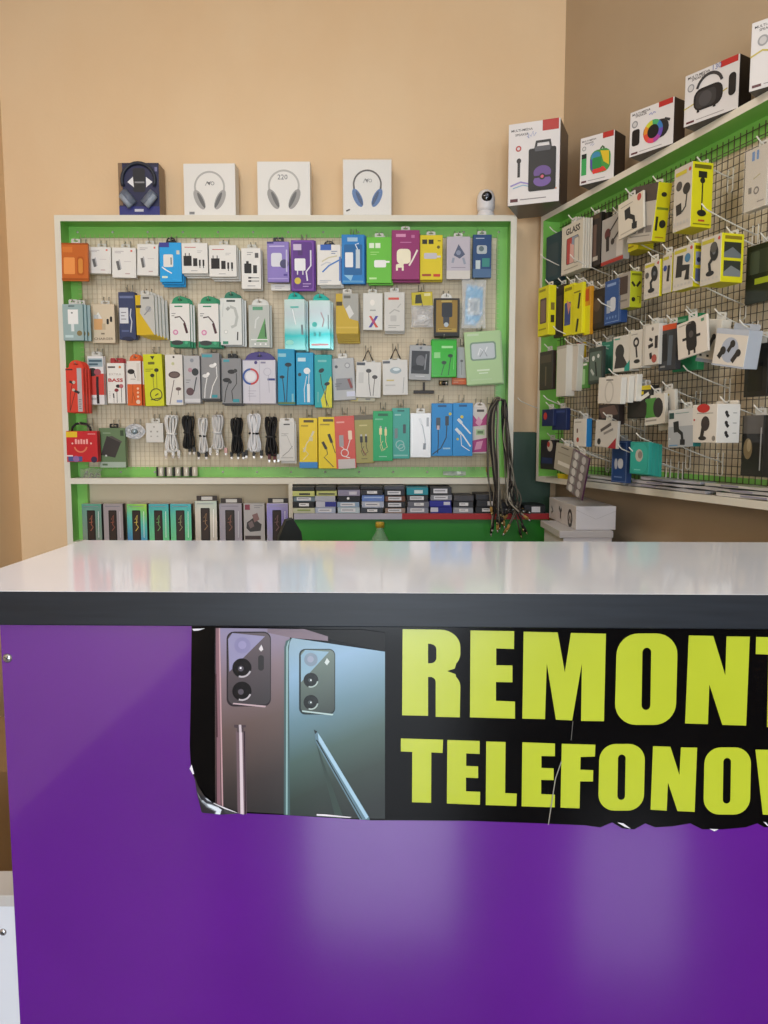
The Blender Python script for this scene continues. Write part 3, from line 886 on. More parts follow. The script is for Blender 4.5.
bi((420, 235, 442.3, 279.8), .06, 'yellow charger box with two black squares', BX, 'e3cd1a',
   [('r', .1, .1, .32, .2, '2b2a1a'), ('r', .38, .1, .6, .2, '2b2a1a'), ('r', .78, .12, .92, .14, '5a5518'), ('c', .82, .27, .07, '6a6018'), ('rr', .18, .4, .75, .53, .05, 'c9c5ce'), ('r', .75, .46, .92, .5, 'd8d4da'), ('r', .1, .87, .5, .92, 'a84a2a'), ('r', .6, .87, .9, .93, 'd0442a')], 'clear', t=.02, n=2, step=(.002, -.002))
bi((446.8, 236.5, 470, 279), .055, 'pale lilac box with a dark triangular gadget picture', BX, 'c3bcc6',
   [('r', 0, .8, 1, 1, 'd8d3cc'), ('p', [(.5, .18), (.78, .42), (.55, .52), (.3, .44)], '58607a'), ('c', .5, .38, .1, '8b93aa'), ('l', [(.3, .5), (.25, .62)], .1, '9aa0b0'), ('l', [(.7, .5), (.78, .65)], .1, '9aa0b0'), *lines(.2, .72, .8, 1, '9992a0')], 'clear', t=.02)
bi((473.2, 234.5, 491.2, 277.5), .06, 'dark blue accessory box at the right end of the top row', BX, '274a7a',
   [('r', 0, .8, 1, 1, '4f6f96'), ('rr', .2, .25, .75, .45, .1, 'b8c0c4'), ('c', .45, .33, .14, '65777c'), ('r', .15, .6, .4, .8, 'c9d6d8'), ('r', .5, .55, .9, .75, '3f8f86'), *lines(.15, .08, .6, 1, 'c2cee0')], 'clear', t=.02)

# ---- row 2
bi((62, 304, 84, 340.5), .1, 'pale teal card with white square picture', 'card', '9db4b4',
   [('r', .26, .15, .76, .55, 'f0f0ee'), ('r', .42, .22, .5, .26, '777777'), ('r', .4, .55, .55, .75, 'dfe6e6'), ('c', .8, .8, .13, '8a7a52'), ('r', .1, .85, .5, .92, 'c5dada'), ('r', .3, .04, .6, .07, '4a5a5a')], 'clear', t=.008, n=3, step=(.009, 0), side='4c7a82')
bi((91, 304, 115.3, 343), .045, 'beige box lettered CHARGER with coloured blocks', BX, 'dccbb0',
   [('r', .1, .38, .48, .66, 'dfaa72'), ('p', [(.12, .38), (.3, .2), (.46, .38)], 'ece8e0'), ('r', .1, .28, .3, .38, 'c7c7c3'), ('rr', .65, .38, .75, .52, .04, '2b2725'), ('rr', .8, .32, .9, .46, .04, '2b2725'), ('r', .45, .5, .6, .66, 'c8b495'), ('r', .4, .74, .55, .78, '8a7a66'), ('t', 'CHARGER', .08, .92, .14, '8e7c68', .02, .84)],
   'clear', t=.03)
bi((118, 292, 136, 339.5), .045, 'navy earphone card with white label strip', 'card', '3a4468',
   [('r', .08, .08, .9, .13, '6c78a0'), ('rr', .05, .33, .58, .66, .03, 'dcdde2'), *lines(.14, .42, .45, 3, '8a8a92', .07), ('l', [(.75, .35), (.7, .5), (.78, .62), (.7, .85)], .07, 'c8ccd6'), ('c', .5, .98, .35, '2a2f4a', .12), ('r', .15, .8, .6, .84, '5d6890')], 'in', t=.012, n=2, step=(.002, 0))
bi((135.7, 295, 155.5, 335), .06, 'yellow and silver accessory card', 'card', 'c3c2bc',
   [('p', [(0, 0), (.3, 0), (.22, .45), (.95, 1), (0, 1)], 'd8b41c'), ('r', .02, .25, .3, .32, '3a3420'), ('c', .68, .35, .16, 'a7a8ac'), ('l', [(.45, .5), (.65, .4), (.8, .3)], .06, '8d8e92'), ('r', .4, .05, .75, .1, '6a6a66')], 'clear', t=.0085, n=5, step=(.0085, -.003), side='b4b8a4', roll=-1)
gca = [('r', 0, .86, 1, 1, '2f8a62'), *lines(.25, .05, .65, 1, '2f8a62', th=.03), ('l', [(.25, .32), (.5, .3), (.72, .42), (.78, .55)], .06, '4a3c3a'), ('l', [(.72, .45), (.85, .68)], .12, '4f2f34'), ('c', .28, .66, .13, 'd98ab0'), ('c', .28, .66, .07, 'e8d5dc'), ('c', .35, .9, .3, '3a3f3e', .12), ('c', .8, .9, .08, '49b080'), *lines(.1, .22, .3, 2, '9a9a9a')]
bi((169, 295.5, 190.5, 347), .055, 'white and green headset card left of its twin', 'headset', WHITE, gca, ('arch', .155, .9), t=.01, n=3, step=(.006, -.001), tabcol='2f9468', side='2f8a62')
bi((197.5, 295.5, 219.4, 347.5), .055, 'white and green headset card, right of its twin', 'headset', WHITE, gca, ('arch', .155, .9), t=.01, n=3, step=(.006, -.001), tabcol='2f9468', side='2f8a62')
bi((219.8, 291, 242.3, 345), .06, 'white headset card with large grey ear hook', 'headset', 'dfe2de',
   [('l', [(.45, .18), (.68, .22), (.78, .4), (.7, .58), (.5, .62)], .13, 'b9bdb9'), ('l', [(.3, .25), (.42, .2)], .14, 'a0a4a0'), ('c', .25, .72, .1, 'cfd3cf'), ('c', .25, .72, .06, 'f0f0ec'), ('r', .3, .04, .7, .08, '3a4440'), ('l', [(.8, .72), (.78, .9)], .06, '3e3a38'), ('r', .1, .92, .35, .98, '3a9070'), ('l', [(.15, .1), (.1, .4)], .03, 'c9cdc9')],
   ('arch', .13, .7), t=.01, n=3, step=(.006, -.002), tabcol='2d7d62', side='5d6a62')
bi((248.2, 298, 270, 347.5), .05, 'silver card with green triangle below a white arch', 'card', 'bfc4be',
   [('p', [(.35, .86), (.78, .3), (.88, .86)], '5f9a5c'), ('r', .2, .04, .68, .12, '5fa07c'), ('l', [(.3, .55), (.35, .35), (.5, .28)], .07, 'd9dcd9'), ('l', [(.78, .45), (.8, .75)], .05, '3a4a3a'), ('l', [(.3, .9), (.3, .94)], .08, 'f2f2f0'), ('l', [(.55, .9), (.55, .94)], .08, 'f2f2f0'), ('l', [(.8, .9), (.8, .94)], .08, 'f2f2f0'), ('r', .1, .8, .9, .83, 'e2e6e0')],
   ('arch', .14, .8), t=.011, n=2, step=(.007, 0), tabcol='dcdcd6')
iri = grad('holographic_foil', [(0, 'd4efe8'), (.3, 'cfdcdf'), (.6, 'bfe4e2'), (.78, '32c4c4'), (1, '9be4e0')], (0, .16), (0, 0), .18, .25, .15)
for rect, short, pr in (((284, 291.5, 305.2, 350), 'iridescent turquoise earphone pack, left of two', [('c', .25, .85, .2, 'a0e8dc', .12), ('l', [(.85, .5), (.88, .7)], .1, '7d8a90'), ('l', [(.4, .2), (.55, .5)], .05, 'f4fafa'), ('r', .3, .14, .7, .17, '5fc0b4')]),
                        ((309, 293, 330.5, 348.5), 'iridescent turquoise earphone pack, right of two', [('c', .25, .5, .12, '58c8c0'), ('l', [(.55, .25), (.7, .4), (.62, .55)], .05, 'b8989e'), ('r', .1, .9, .9, .94, 'e8a0a8'), ('l', [(.9, .3), (.9, .6)], .04, '6a7478'), ('r', .2, .66, .3, .74, '52b0b0'), ('r', .45, .66, .55, .74, '52b0b0')])):
    r = bi(rect, .055, short, 'earphones', 'cfe6e4', pr, ('arch', .13, .75), t=.014, n=3, step=(.004, -.001), tabcol='38bcae', gloss=.15)
    me = r.children[0].data
    me.materials[0] = iri
bi((335.8, 293.5, 358.5, 334), .07, 'yellow card with silver memory chip picture', 'card', 'c9a92a',
   [('p', [(.3, 0), (1, 0), (1, .68), (.62, .62), (.3, .25)], 'a9a9a2'), ('p', [(.42, .38), (.6, .28), (.8, .5), (.6, .62)], 'dcdcd8'), ('r', .02, .2, .28, .3, '4a3c12'), ('r', 0, .82, 1, .86, 'd8ba48'), ('r', .35, .05, .65, .12, '6c6a5e')], 'clear', t=.009, n=6, step=(.0006, -.0052))
bi((363, 293, 382.6, 330), .05, 'white box with a big colourful letter X', BX, 'deded8',
   [('p', [(.3, .62), (.42, .62), (.78, .93), (.64, .93)], 'd8543c'), ('p', [(.64, .62), (.78, .62), (.42, .93), (.28, .93)], '4a3f9c'), ('p', [(.46, .72), (.6, .72), (.62, .8), (.46, .82)], 'b0407a'), ('c', .48, .26, .12, 'f4f0e8', .15), ('r', .35, .45, .65, .48, '9c9c98')], 'clear', t=.02)
bi((384.3, 292, 404.6, 331), .055, 'white box with red caption and grey adapter', BX, 'd5d3cd',
   [('r', .2, .14, .72, .2, 'd4574a'), ('l', [(.25, .55), (.5, .45), (.75, .5)], .06, 'b3b1ac'), ('rr', .3, .6, .6, .75, .04, 'c2c0bb'), ('l', [(.65, .4), (.82, .3)], .05, 'bab8b2'), *lines(.2, .85, .75, 2, 'a9a7a2')], 'clear', t=.014, n=3, step=(.001, -.003))
bi((412, 292, 433, 306), .04, 'yellow topped clear bag with a white plug', 'bag', 'c9b92a',
   [('p', [(.2, .2), (.45, .15), (.5, .8), (.15, .8)], '3a3a20'), ('r', .6, .1, .9, .3, 'e8e0a0')], 'in', t=.006, roll=-3)
bi((434.3, 292, 459.2, 336), .05, 'black and gold box with dark car charger', 'charger', '9a7a2c',
   [('r', 0, 0, 1, .05, '1f1a12'), ('r', 0, .9, 1, 1, '1f1a12'), ('r', 0, 0, .08, 1, '1f1a12'), ('r', .92, 0, 1, 1, '2a2418'), ('rr', .3, .12, .72, .5, .06, '2c2f36'), ('r', .36, .5, .6, .68, '3c4048'), ('c', .48, .7, .09, 'b9c4cc'), ('r', .15, .8, .88, .88, 'b89a40'), *lines(.2, .82, .7, 1, '5a4818'), ('r', .28, .06, .7, .1, 'c8b060')],
   ('arch', .14, .5), t=.022, n=2, step=(.002, -.001), tabcol='e9e7e0', side='2c2618')
# ---- row 3
RO_ = 'earphone boxes in the third row'
bi((65, 359.5, 84.6, 412.5), .125, 'red earphone box with a grey vertical strip', 'earphones', 'd8402e',
   [('r', .64, .0, .9, .98, 'b9b2b4'), ('r', 0, .02, .4, .05, '5a2a24'), *[('l', [(.2, .3), (.42, .34)], .13, '2c2828'), ('l', [(.42, .5), (.75, .56)], .14, '2c2828'), ('l', [(.36, .35), (.22, .6), (.18, .98)], .03, '4a2a26'), ('l', [(.5, .55), (.38, .7), (.2, .95)], .03, '4a2a26')], ('c', .45, .32, .09, 'c8b8a8'), ('c', .42, .49, .08, 'c8b8a8'), *lines(.7, .7, .85, 5, '7a7274', .05)],
   ('arch', .16, .95), t=.018, n=3, step=(.003, -.001), tabcol='d8442c')
bi((87, 356, 104.8, 404.6), .055, 'red and white card with a black microphone picture', 'card', 'e6e4e2',
   [('r', 0, .36, 1, .8, 'd4443a'), ('r', .05, .05, .95, .22, '9fb4bc'), *lines(.1, .08, .9, 2, '4a6470', .07, .04), ('c', .3, .33, .32, '3a3430', .26), ('c', .62, .33, .22, 'a8505a', .2), ('l', [(.6, .42), (.58, .6), (.6, .98)], .16, '2a2426'), ('r', .1, .86, .5, .9, 'c0bcb8')],
   'clear', t=.012, n=2, step=(.002, 0))
bi((106.3, 357.5, 125.4, 403.5), .06, 'white earphone box lettered BASS in red', 'earphones', 'eae7e0',
   [('r', .06, .08, .48, .12, '4a4442'), ('c', .75, .1, .07, 'd8843c'), ('t', 'EXTRA', .12, .3, .16, 'b9a8a0', .0, .7), ('t', 'BASS', .05, .46, .26, 'b8363a', .035, .86),
    ('c', .62, .57, .13, '2f2a2a', .1), ('c', .8, .57, .12, 'c06a70', .12), ('l', [(.8, .6), (.8, .98)], .03, '4a3a3a'), ('c', .52, .67, .12, '8a3036', .1), ('l', [(.54, .7), (.54, .98)], .03, '4a3a3a'), ('l', [(.34, .75), (.36, .86)], .07, '3a3434'), ('l', [(.36, .86), (.36, .98)], .02, '5a4a4a'), *lines(.1, .7, .18, 4, 'c9c0b8')],
   ('rect', .12, .75), t=.018, n=2, step=(.003, 0), tabcol='a8363a')
bi((126.2, 353.5, 142, 405.5), .06, 'orange and white earphone box', 'earphones', 'e8e2da',
   [('r', 0, .52, 1, 1, 'dc6428'), ('c', .3, .24, .25, '2d2a2a', .18), ('l', [(.5, .25), (.6, .38)], .05, '3a3434'), ('r', .7, .05, .9, .45, 'd8d0c6'), *lines(.25, .4, .6, 1, 'b0a8a0'), ('l', [(.4, .52), (.38, .7), (.3, .95)], .03, '8a3a18'), ('l', [(.38, .7), (.6, .95)], .03, '8a3a18'), *[('c', .75, y, .08, 'f0c8a8') for y in (.62, .71, .8)], ('c', .75, .92, .15, 'f0d0b8')],
   ('arch', .14, .9), t=.018, n=2, step=(.005, 0), tabcol='dc6428', side='c85a22')
bi((144, 354, 164.4, 406), .06, 'lime yellow earphone box with coiled cord', 'earphones', 'd2d420',
   [('p', [(.38, .04), (.62, .04), (.5, .11)], '3a3a18'), ('rr', .25, .15, .6, .2, .03, '6a6a20'), *lines(.1, .28, .5, 2, 'a0a018', .035), ('c', .68, .31, .12, '37371c', .1), ('c', .45, .41, .11, '37371c', .1), ('l', [(.68, .33), (.66, .68)], .025, '6a6a28'), ('l', [(.48, .43), (.5, .7)], .025, '6a6a28'),
    ('ring', .6, .78, .33, .28, '4a4a22', 0, 360), ('l', [(.3, .88), (.9, .84)], .05, '4a4a22'), ('l', [(.55, .8), (.72, .76)], .06, '4a4a22')], 'in', t=.02, n=2, step=(.001, 0), roll=-1.5)
bi((164.8, 354.5, 183.4, 405), .06, 'white earphone box with one large earbud', 'earphones', 'e3ded6',
   [('c', .5, .05, .06, '3a3634'), ('c', .45, .18, .09, 'c8c89a'), ('c', .52, .4, .34, '5a4846', .2), ('c', .52, .4, .26, '71605c', .13), ('l', [(.5, .5), (.35, .75), (.22, .98)], .04, '6a5a58'), ('c', .74, .68, .16, '6a5856', .1), ('l', [(.74, .7), (.72, .8)], .03, '7a6a68'), ('r', .62, .9, .95, .95, '8da0cc')], 'in', t=.018, n=2, step=(.002, 0))
bi((183.8, 355.6, 200.6, 403.5), .055, 'grey earphone box with pink and black earbud', 'earphones', 'b9b8ba',
   [('c', .5, .1, .12, '8a9098'), ('c', .38, .3, .14, 'b08a94'), ('c', .7, .34, .22, '35383a', .24), ('l', [(.78, .45), (.68, .6), (.6, .75)], .07, '3f4244'), ('c', .35, .75, .25, '5f484c', .25), ('r', 0, .9, 1, .97, 'd3d2d4'), *lines(.1, .5, .4, 2, '8e8d90')], 'in', t=.018, n=2, step=(.002, 0))
bi((201, 353, 220.3, 400.5), .06, 'grey earphone box with white buds and teal header', 'earphones', '8f8f90',
   [('r', .05, .03, .6, .09, '4aa0ac'), ('c', .6, .27, .17, 'e8e6e4', .1), ('c', .75, .24, .09, 'f4f2f0'), ('c', .22, .48, .17, 'e8e6e4', .1), ('c', .36, .44, .09, 'f4f2f0'), ('l', [(.82, .28), (.85, .5), (.6, .7), (.45, .95)], .05, 'eceae8'), ('l', [(.3, .52), (.18, .75), (.15, .95)], .05, 'eceae8'), ('r', .55, .88, .85, .94, '3a98a4'), ('r', 0, .96, 1, 1, '3a3a3c')], 'in', t=.02, n=2, step=(.002, -.003))
bi((221.3, 353, 241.8, 404.6), .06, 'grey earphone box with black buds and teal tag', 'earphones', '8b8b8d',
   [('r', .1, .03, .4, .08, '4aa0ac'), ('c', .5, .29, .2, '262627', .11), ('c', .7, .27, .1, '3a3a3a'), ('c', .25, .47, .2, '262627', .11), ('c', .42, .51, .09, '3a3a3a'), ('l', [(.75, .32), (.75, .55), (.5, .7), (.55, .92)], .04, '343435'), ('l', [(.35, .52), (.2, .7), (.12, .95)], .04, '343435'), ('r', .55, .88, .88, .95, '3a98a4'), ('r', 0, .97, 1, 1, '3a3a3c')],
   ('rect', .1, .45), t=.02, n=2, step=(.002, -.003), tabcol='232323')
bi((242.4, 351, 276, 403.5), .05, 'wide white earphone box with a red and blue ring', 'earphones', 'd6d3dc',
   [('ring', .24, .38, .25, .19, '3c5aa0', 90, 270), ('ring', .24, .38, .25, .19, 'c8484a', -90, 90), ('c', .24, .38, .15, 'e9e7ec'), ('r', .0, 0, .52, .02, 'b0acc0'), ('r', .75, .42, .98, .47, '3d4484'), ('ring', .75, .27, .12, .1, 'c0bcc8'), ('c', .4, .06, .05, '4a3f80'), *lines(.15, .7, .4, 3, 'c0bcc8', .06), ('r', .5, .0, .52, 1, 'bfbcc8'), ('l', [(.78, .35), (.8, .75)], .012, 'a8a4b0'), ('l', [(.2, .6), (.2, .95)], .012, 'a8a4b0'), ('r', .55, .04, .7, .08, '8a86a0')],
   ('arch', .17, 1.0), t=.022, n=2, step=(.002, -.002), tabcol='4b3f82')
bi((277.4, 349, 295.2, 404.8), .06, 'turquoise box with dark hammer-shaped earbuds', 'earphones', '1297c4',
   [('r', .05, .08, .5, .14, '8cc8d8'), ('c', .62, .28, .2, '1c2c34', .12), ('l', [(.62, .3), (.55, .6), (.5, .95)], .05, '1a3844'), ('c', .25, .5, .14, '1c2c34', .09), ('l', [(.28, .52), (.35, .75), (.4, .95)], .05, '1a3844'), ('r', 0, .95, 1, .99, '5a7a4a'), ('r', .8, .8, .92, .95, '7ac0d0')], 'in', t=.022, n=2, step=(.001, -.001))
bi((296, 352.5, 313.8, 404.8), .06, 'turquoise box with one white and one black earbud', 'earphones', '1a9ecb',
   [('r', .1, .1, .55, .17, 'c8e4ec'), ('c', .62, .35, .19, 'eceef0', .18), ('c', .2, .42, .1, '23343c'), ('l', [(.6, .45), (.45, .7), (.48, .95)], .04, 'dfe8ec'), ('l', [(.75, .35), (.7, .7), (.65, .95)], .04, 'dfe8ec'), ('r', .62, .6, .78, .95, 'e0eef2')], 'in', t=.022, n=2, step=(.001, 0))
bi((314.3, 354.6, 332, 407.6), .065, 'teal box with yellow wave and black earbuds', 'earphones', '22a8ac',
   [('p', [(.95, .4), (1, .5), (1, 1), (.45, 1), (.35, .85), (.6, .68)], 'd8d42c'), ('c', .4, .3, .17, '222a2c', .12, .5), ('c', .72, .55, .16, '222a2c', .1, .3), ('l', [(.35, .36), (.4, .55), (.6, .75), (.7, .98)], .045, '2a3436'), ('l', [(.7, .58), (.6, .8), (.8, .98)], .04, '2a3436'), ('r', .2, .1, .7, .14, '7ac4c4'), ('r', .15, .7, .25, .9, '60b8b8')], 'in', t=.022, n=2, step=(.001, 0))
bi((333.5, 358, 355.8, 400), .05, 'grey earphone card with a small red photo', 'card', 'b9bbbc',
   [('r', .15, .48, .9, .76, '8c8d92'), ('l', [(.72, .5), (.85, .72)], .12, '8a4644'), ('c', .2, .2, .07, '5a5c60'), ('c', .7, .18, .13, '9a9ca0'), ('c', .7, .18, .08, 'c9cbcc'), ('r', .6, .8, .98, .92, 'd2d6e8'), *lines(.1, .6, .4, 2, '6a6c72')], 'clear', t=.008, n=2, step=(.002, -.001), roll=-3)
for rect, short, pr, rl in (((355.5, 360, 380.5, 397.5), 'white earphone pack with two dangling dark buds', [('r', .02, .02, .35, .1, '4a4e56'), ('c', .5, .25, .11, '4f4a48', .08), ('c', .75, .42, .11, '4f4a48', .08), ('l', [(.5, .27), (.52, .6), (.6, .95)], .03, '6a6664'), ('l', [(.75, .45), (.72, .7), (.7, .95)], .03, '6a6664'), ('r', .1, .3, .3, .6, 'c9c9c6')], 1.5),
                            ((383, 358, 408, 395), 'white earphone pack with a silver oval pod', [('c', .52, .3, .23, '9fb0b8', .13), ('c', .55, .27, .14, 'dbe6ea', .06), ('r', .02, .03, .3, .1, '5a5e66'), ('r', .15, .56, .45, .6, 'd0c07a'), ('l', [(.85, .5), (.8, .95)], .02, '9a9a98'), ('r', .1, .7, .5, .74, 'c4c2be')], -1)):
    r = bi(rect, .05, short, 'earphones', 'dbdad6', pr, ('rect', .05, .5), t=.012, roll=rl, film=False, hook=False)
    cx = (rect[0] + rect[2]) / 2
    P1 = hit(cx, rect[1] - 10, (0, YM - .044, 0), (0, 1, 0)); P2 = hit(cx - 5, rect[1] + 1, (0, YM - .044, 0), (0, 1, 0)); P3 = hit(cx + 5, rect[1] + 1, (0, YM - .044, 0), (0, 1, 0))
    q = r.matrix_world.inverted()
    mb = MB(); mb.tube([q @ P2, q @ P1, q @ P3], .0022, mat('22201f', .5), 6); mb.build('hanger_loop', r)
    add_hook((P1.x, YM - .001, P1.z - .003), 0, .056, 'wire hook holding the ' + short, HG)
bi((408.6, 343, 431, 380), .05, 'silver and black box with earbud photo', 'earphones', 'a9abad',
   [('r', .1, .16, .9, .82, '35363a'), ('c', .5, .45, .2, '6a6b70', .25), ('c', .4, .65, .28, '1e1f22', .12), ('l', [(.75, .25), (.7, .7)], .05, '8d8f95'), ('c', .5, .08, .06, '70757c'), *lines(.3, .88, .7, 1, 'dcdee0')],
   ('rect', .06, .45), t=.02, n=2, step=(.001, 0), tabcol='222222', roll=2)
bi((431.6, 339, 456.4, 377), .06, 'vivid green earphone pouch', 'earphones', '2cb41c',
   [('c', .75, .44, .1, '173a12', .07), ('c', .5, .62, .1, '173a12', .07), ('l', [(.78, .46), (.72, .7), (.68, .95)], .03, '1a4a14'), ('l', [(.52, .65), (.45, .8), (.4, .95)], .03, '1a4a14'), ('r', .4, .18, .85, .24, 'a8e49a'), ('r', .1, .35, .35, .5, '8fd884'), ('r', 0, 0, 1, .04, '2a8a1e'), ('l', [(.9, .3), (.88, .8)], .03, '6ad05a')], 'in', t=.012, n=2, step=(-.001, -.001), gloss=.2)
bi((457.2, 347, 470, 378), .035, 'grey film packet tucked behind the green pouch', 'packet', 'b4b6b4',
   [('c', .35, .45, .1, '6a6a68'), ('l', [(.35, .48), (.35, .9)], .05, '8a8a88'), ('c', .75, .35, .1, '6a6a68'), ('l', [(.75, .4), (.7, .9)], .05, '8a8a88')], 'in', t=.008)
bi((467.5, 331, 503, 384), .07, 'large pale green pack with a rounded window', 'pack', 'b2d09a',
   [('rr', .14, .2, .86, .55, .08, '7f9a86'), ('rr', .18, .23, .82, .52, .06, 'c4cbcf'), ('l', [(.35, .45), (.42, .32), (.55, .4), (.62, .3)], .03, 'e9ecee'), ('l', [(.4, .48), (.52, .36), (.6, .48)], .03, '9aa2a6'), ('r', .3, .72, .65, .75, 'dcecd0'), ('r', .35, .78, .6, .8, 'dcecd0'), ('r', .08, .04, .4, .08, 'c8dcb8'), ('r', .12, .9, .7, .92, 'bcd4a8')], 'in', t=.014, n=2, step=(.006, -.003), roll=-4, hook=True)

# ---- row 4
bi((65.8, 431, 98, 462), .1, 'red headphone box with a printed smile', 'headphones', 'c9262c',
   [('r', 0, .02, .36, .2, 'e8c22c'), *[('r', .28 + .09 * k, .26 + .02 * (k % 2), .34 + .09 * k, .42, 'f0a8a4') for k in range(5)], ('ring', .46, .48, .22, .17, 'e07a5a', 190, 350), ('r', .05, .82, .5, .98, '4a5890'), ('c', .3, .9, .1, '9a6aa0'), ('c', .88, .92, .1, '3a2a4a'), ('r', .0, .78, .2, .82, 'f0e0e0'), ('c', .2, .4, .03, 'f4c0b8'), ('c', .8, .4, .03, 'f4c0b8'), ('r', .7, .08, .95, .11, 'e89090')], 'in', t=.03, hook=False)
pz = hit(82, 431, (0, YM - .04, 0), (0, 1, 0))
bi((98.5, 423.5, 126, 467.5), .055, 'olive green box with dark power bank', BX, '68805a',
   [('r', 0, .86, 1, 1, 'a9b8a8'), ('p', [(.3, .2), (.85, .35), (.6, .75), (.05, .68)], '3d3733'), ('p', [(.35, .22), (.5, .2), (.88, .34), (.85, .38)], '57504a'), ('c', .25, .7, .04, 'c9c9c0'), ('r', .82, .06, .95, .2, '3a4a34'), ('r', .1, .9, .3, .95, '5a7050'), *lines(.15, .12, .45, 1, 'a0b494')],
   ('rect', .1, .35), t=.026, tabcol='24221f')
bi((145.6, 423, 163.4, 442.5), .04, 'small white adapter box with four dots', BX, 'd9d6cf', [('r', .25, .4, .35, .48, '9a958c'), ('r', .62, .4, .72, .48, '9a958c'), ('r', .25, .65, .35, .72, 'b0aba2'), ('r', .62, .65, .72, .72, 'b0aba2'), ('c', .48, .2, .05, 'a8a299')], 'clear', t=.02)
bi((278.8, 418, 295, 461), .055, 'white cable card with a thin grey cable', 'cable', 'dedcd8',
   [('l', [(.85, .62), (.6, .75), (.2, .88)], .05, '9a9894'), ('l', [(.2, .3), (.5, .35), (.85, .7)], .03, 'b3b1ad'), *lines(.15, .3, .6, 2, 'bab8b4'), ('r', .3, .06, .7, .09, '4a4846'), ('r', .1, .9, .9, .93, 'bfbdb9')],
   ('rect', .08, .9), t=.008, n=2, step=(.004, -.009))
bi((299, 418, 317.6, 468), .05, 'yellow cable card with white plugs and blue foot', 'cable', 'efd01a',
   [('r', 0, .88, 1, 1, '3a8ad0'), *diag('e9e2b8', 'd9d2b4'), ('l', [(.2, .6), (.5, .72), (.2, .84)], .04, 'e9e2b8'), ('r', .25, .04, .8, .09, '5a4c18'), ('r', .1, .14, .5, .17, 'b89c18'), ('r', .55, .38, .75, .46, 'd9cfa0')],
   'in', t=.009, n=2, step=(0, -.001))
bi((318.2, 417, 337.3, 468.5), .055, 'yellow cable card with black angled plugs', 'cable', 'f0d414',
   [('l', [(.55, .33), (.72, .5)], .15, '2e2a1a'), ('l', [(.22, .48), (.42, .62)], .15, '2e2a1a'), ('l', [(.42, .58), (.48, .72), (.3, .78), (.8, .97)], .04, '2e2a1a'), ('l', [(.68, .45), (.9, .7)], .04, '2e2a1a'), ('r', .25, .04, .8, .09, '5a4c18'), ('r', .1, .13, .6, .16, 'b09818')], 'in', t=.009, n=2, step=(.001, 0))
bi((336.3, 416, 356.5, 468.5), .06, 'coral red cable card with white cable', 'cable', 'd95a4e',
   [('r', .1, .82, .95, 1, 'cfc6c4'), ('rr', .2, .36, .42, .58, .03, 'a8a4a6'), ('rr', .66, .28, .85, .45, .04, 'f4d8c0'), ('l', [(.3, .58), (.55, .66), (.75, .45)], .04, 'f0e8e6'), ('ring', .45, .7, .2, .16, 'f0e8e6'), ('l', [(.3, .75), (.7, .8)], .04, 'f0e8e6'), ('r', .1, .1, .5, .13, 'f0a8a0')], 'in', t=.009, n=2, step=(.001, 0), roll=-2.5)
bi((354.6, 415, 374.4, 463), .055, 'olive cable card with black and red cable', 'cable', 'a8a05c',
   [('r', 0, 0, 1, .1, '6c6450'), *cable('4a3c34', '2c2a26', .38, .5, .62, .5, .85), ('l', [(.4, .7), (.6, .85)], .03, '8a3a34'), ('r', .3, .2, .7, .23, 'd0c88c'), ('r', .35, .9, .65, .92, '7a7444')], 'in', t=.009, n=2, step=(.001, -.001), roll=-2)
bi((373, 411, 392.8, 461), .06, 'green cable card with pale yellow plugs', 'cable', '24ae6c',
   [*cable('d8d49a', 'ece4a8', .38, .4, .64, .42, .8), ('r', .25, .05, .75, .1, '1f6a48'), ('r', .1, .15, .5, .18, '7acaa0'), ('r', .3, .9, .7, .92, '8ad4b0')], 'in', t=.009, n=2, step=(.001, 0))
bi((392, 408, 409.6, 458.7), .055, 'teal cable card with a coiled grey cable', 'cable', '44ab9e',
   [('rr', .15, .4, .32, .6, .04, '7d8a8c'), ('rr', .62, .32, .78, .5, .04, '46565a'), ('ring', .45, .72, .25, .19, '9cc8c4'), ('ring', .55, .78, .2, .15, '9cc8c4'), ('r', .15, .12, .5, .15, '9ad4cc'), ('r', .3, .04, .7, .07, '2a6a64'), ('r', .1, .92, .9, .95, '8accc4')], 'in', t=.009, n=2, step=(.001, 0))
bi((410.3, 413, 430.8, 457.5), .05, 'white film packet with a short black-tipped cable', 'cable', 'dcdcdc',
   [('l', [(.45, .15), (.6, .3), (.72, .6), (.7, .8)], .05, '8e9296'), ('l', [(.7, .68), (.68, .82)], .13, '22211f'), ('l', [(.45, .12), (.55, .25)], .12, 'c2c4c6'), ('r', .78, .1, .9, .3, '8a8a8a'), ('l', [(.1, .1), (.12, .9)], .02, 'f4f4f4')], 'clear', t=.008, gloss=.2)
bi((431.6, 403.3, 452.3, 456), .06, 'blue cable card with two dark plugs', 'cable', '228fd8',
   [('rr', .22, .27, .42, .48, .03, '4a5560'), ('rr', .65, .24, .82, .42, .03, '3a444e'), ('r', .26, .42, .38, .5, 'c8b8c0'), ('l', [(.32, .5), (.33, .75), (.3, .95)], .04, '1a2a38'), ('l', [(.73, .42), (.7, .65), (.45, .85), (.05, .97)], .045, '1a2a38'), ('c', .88, .2, .07, 'd8c84a'), ('r', .55, .84, .9, .87, '9ccbe8'), ('r', .3, .03, .7, .07, '1a5a90')], 'in', t=.01, n=2, step=(.0005, 0))
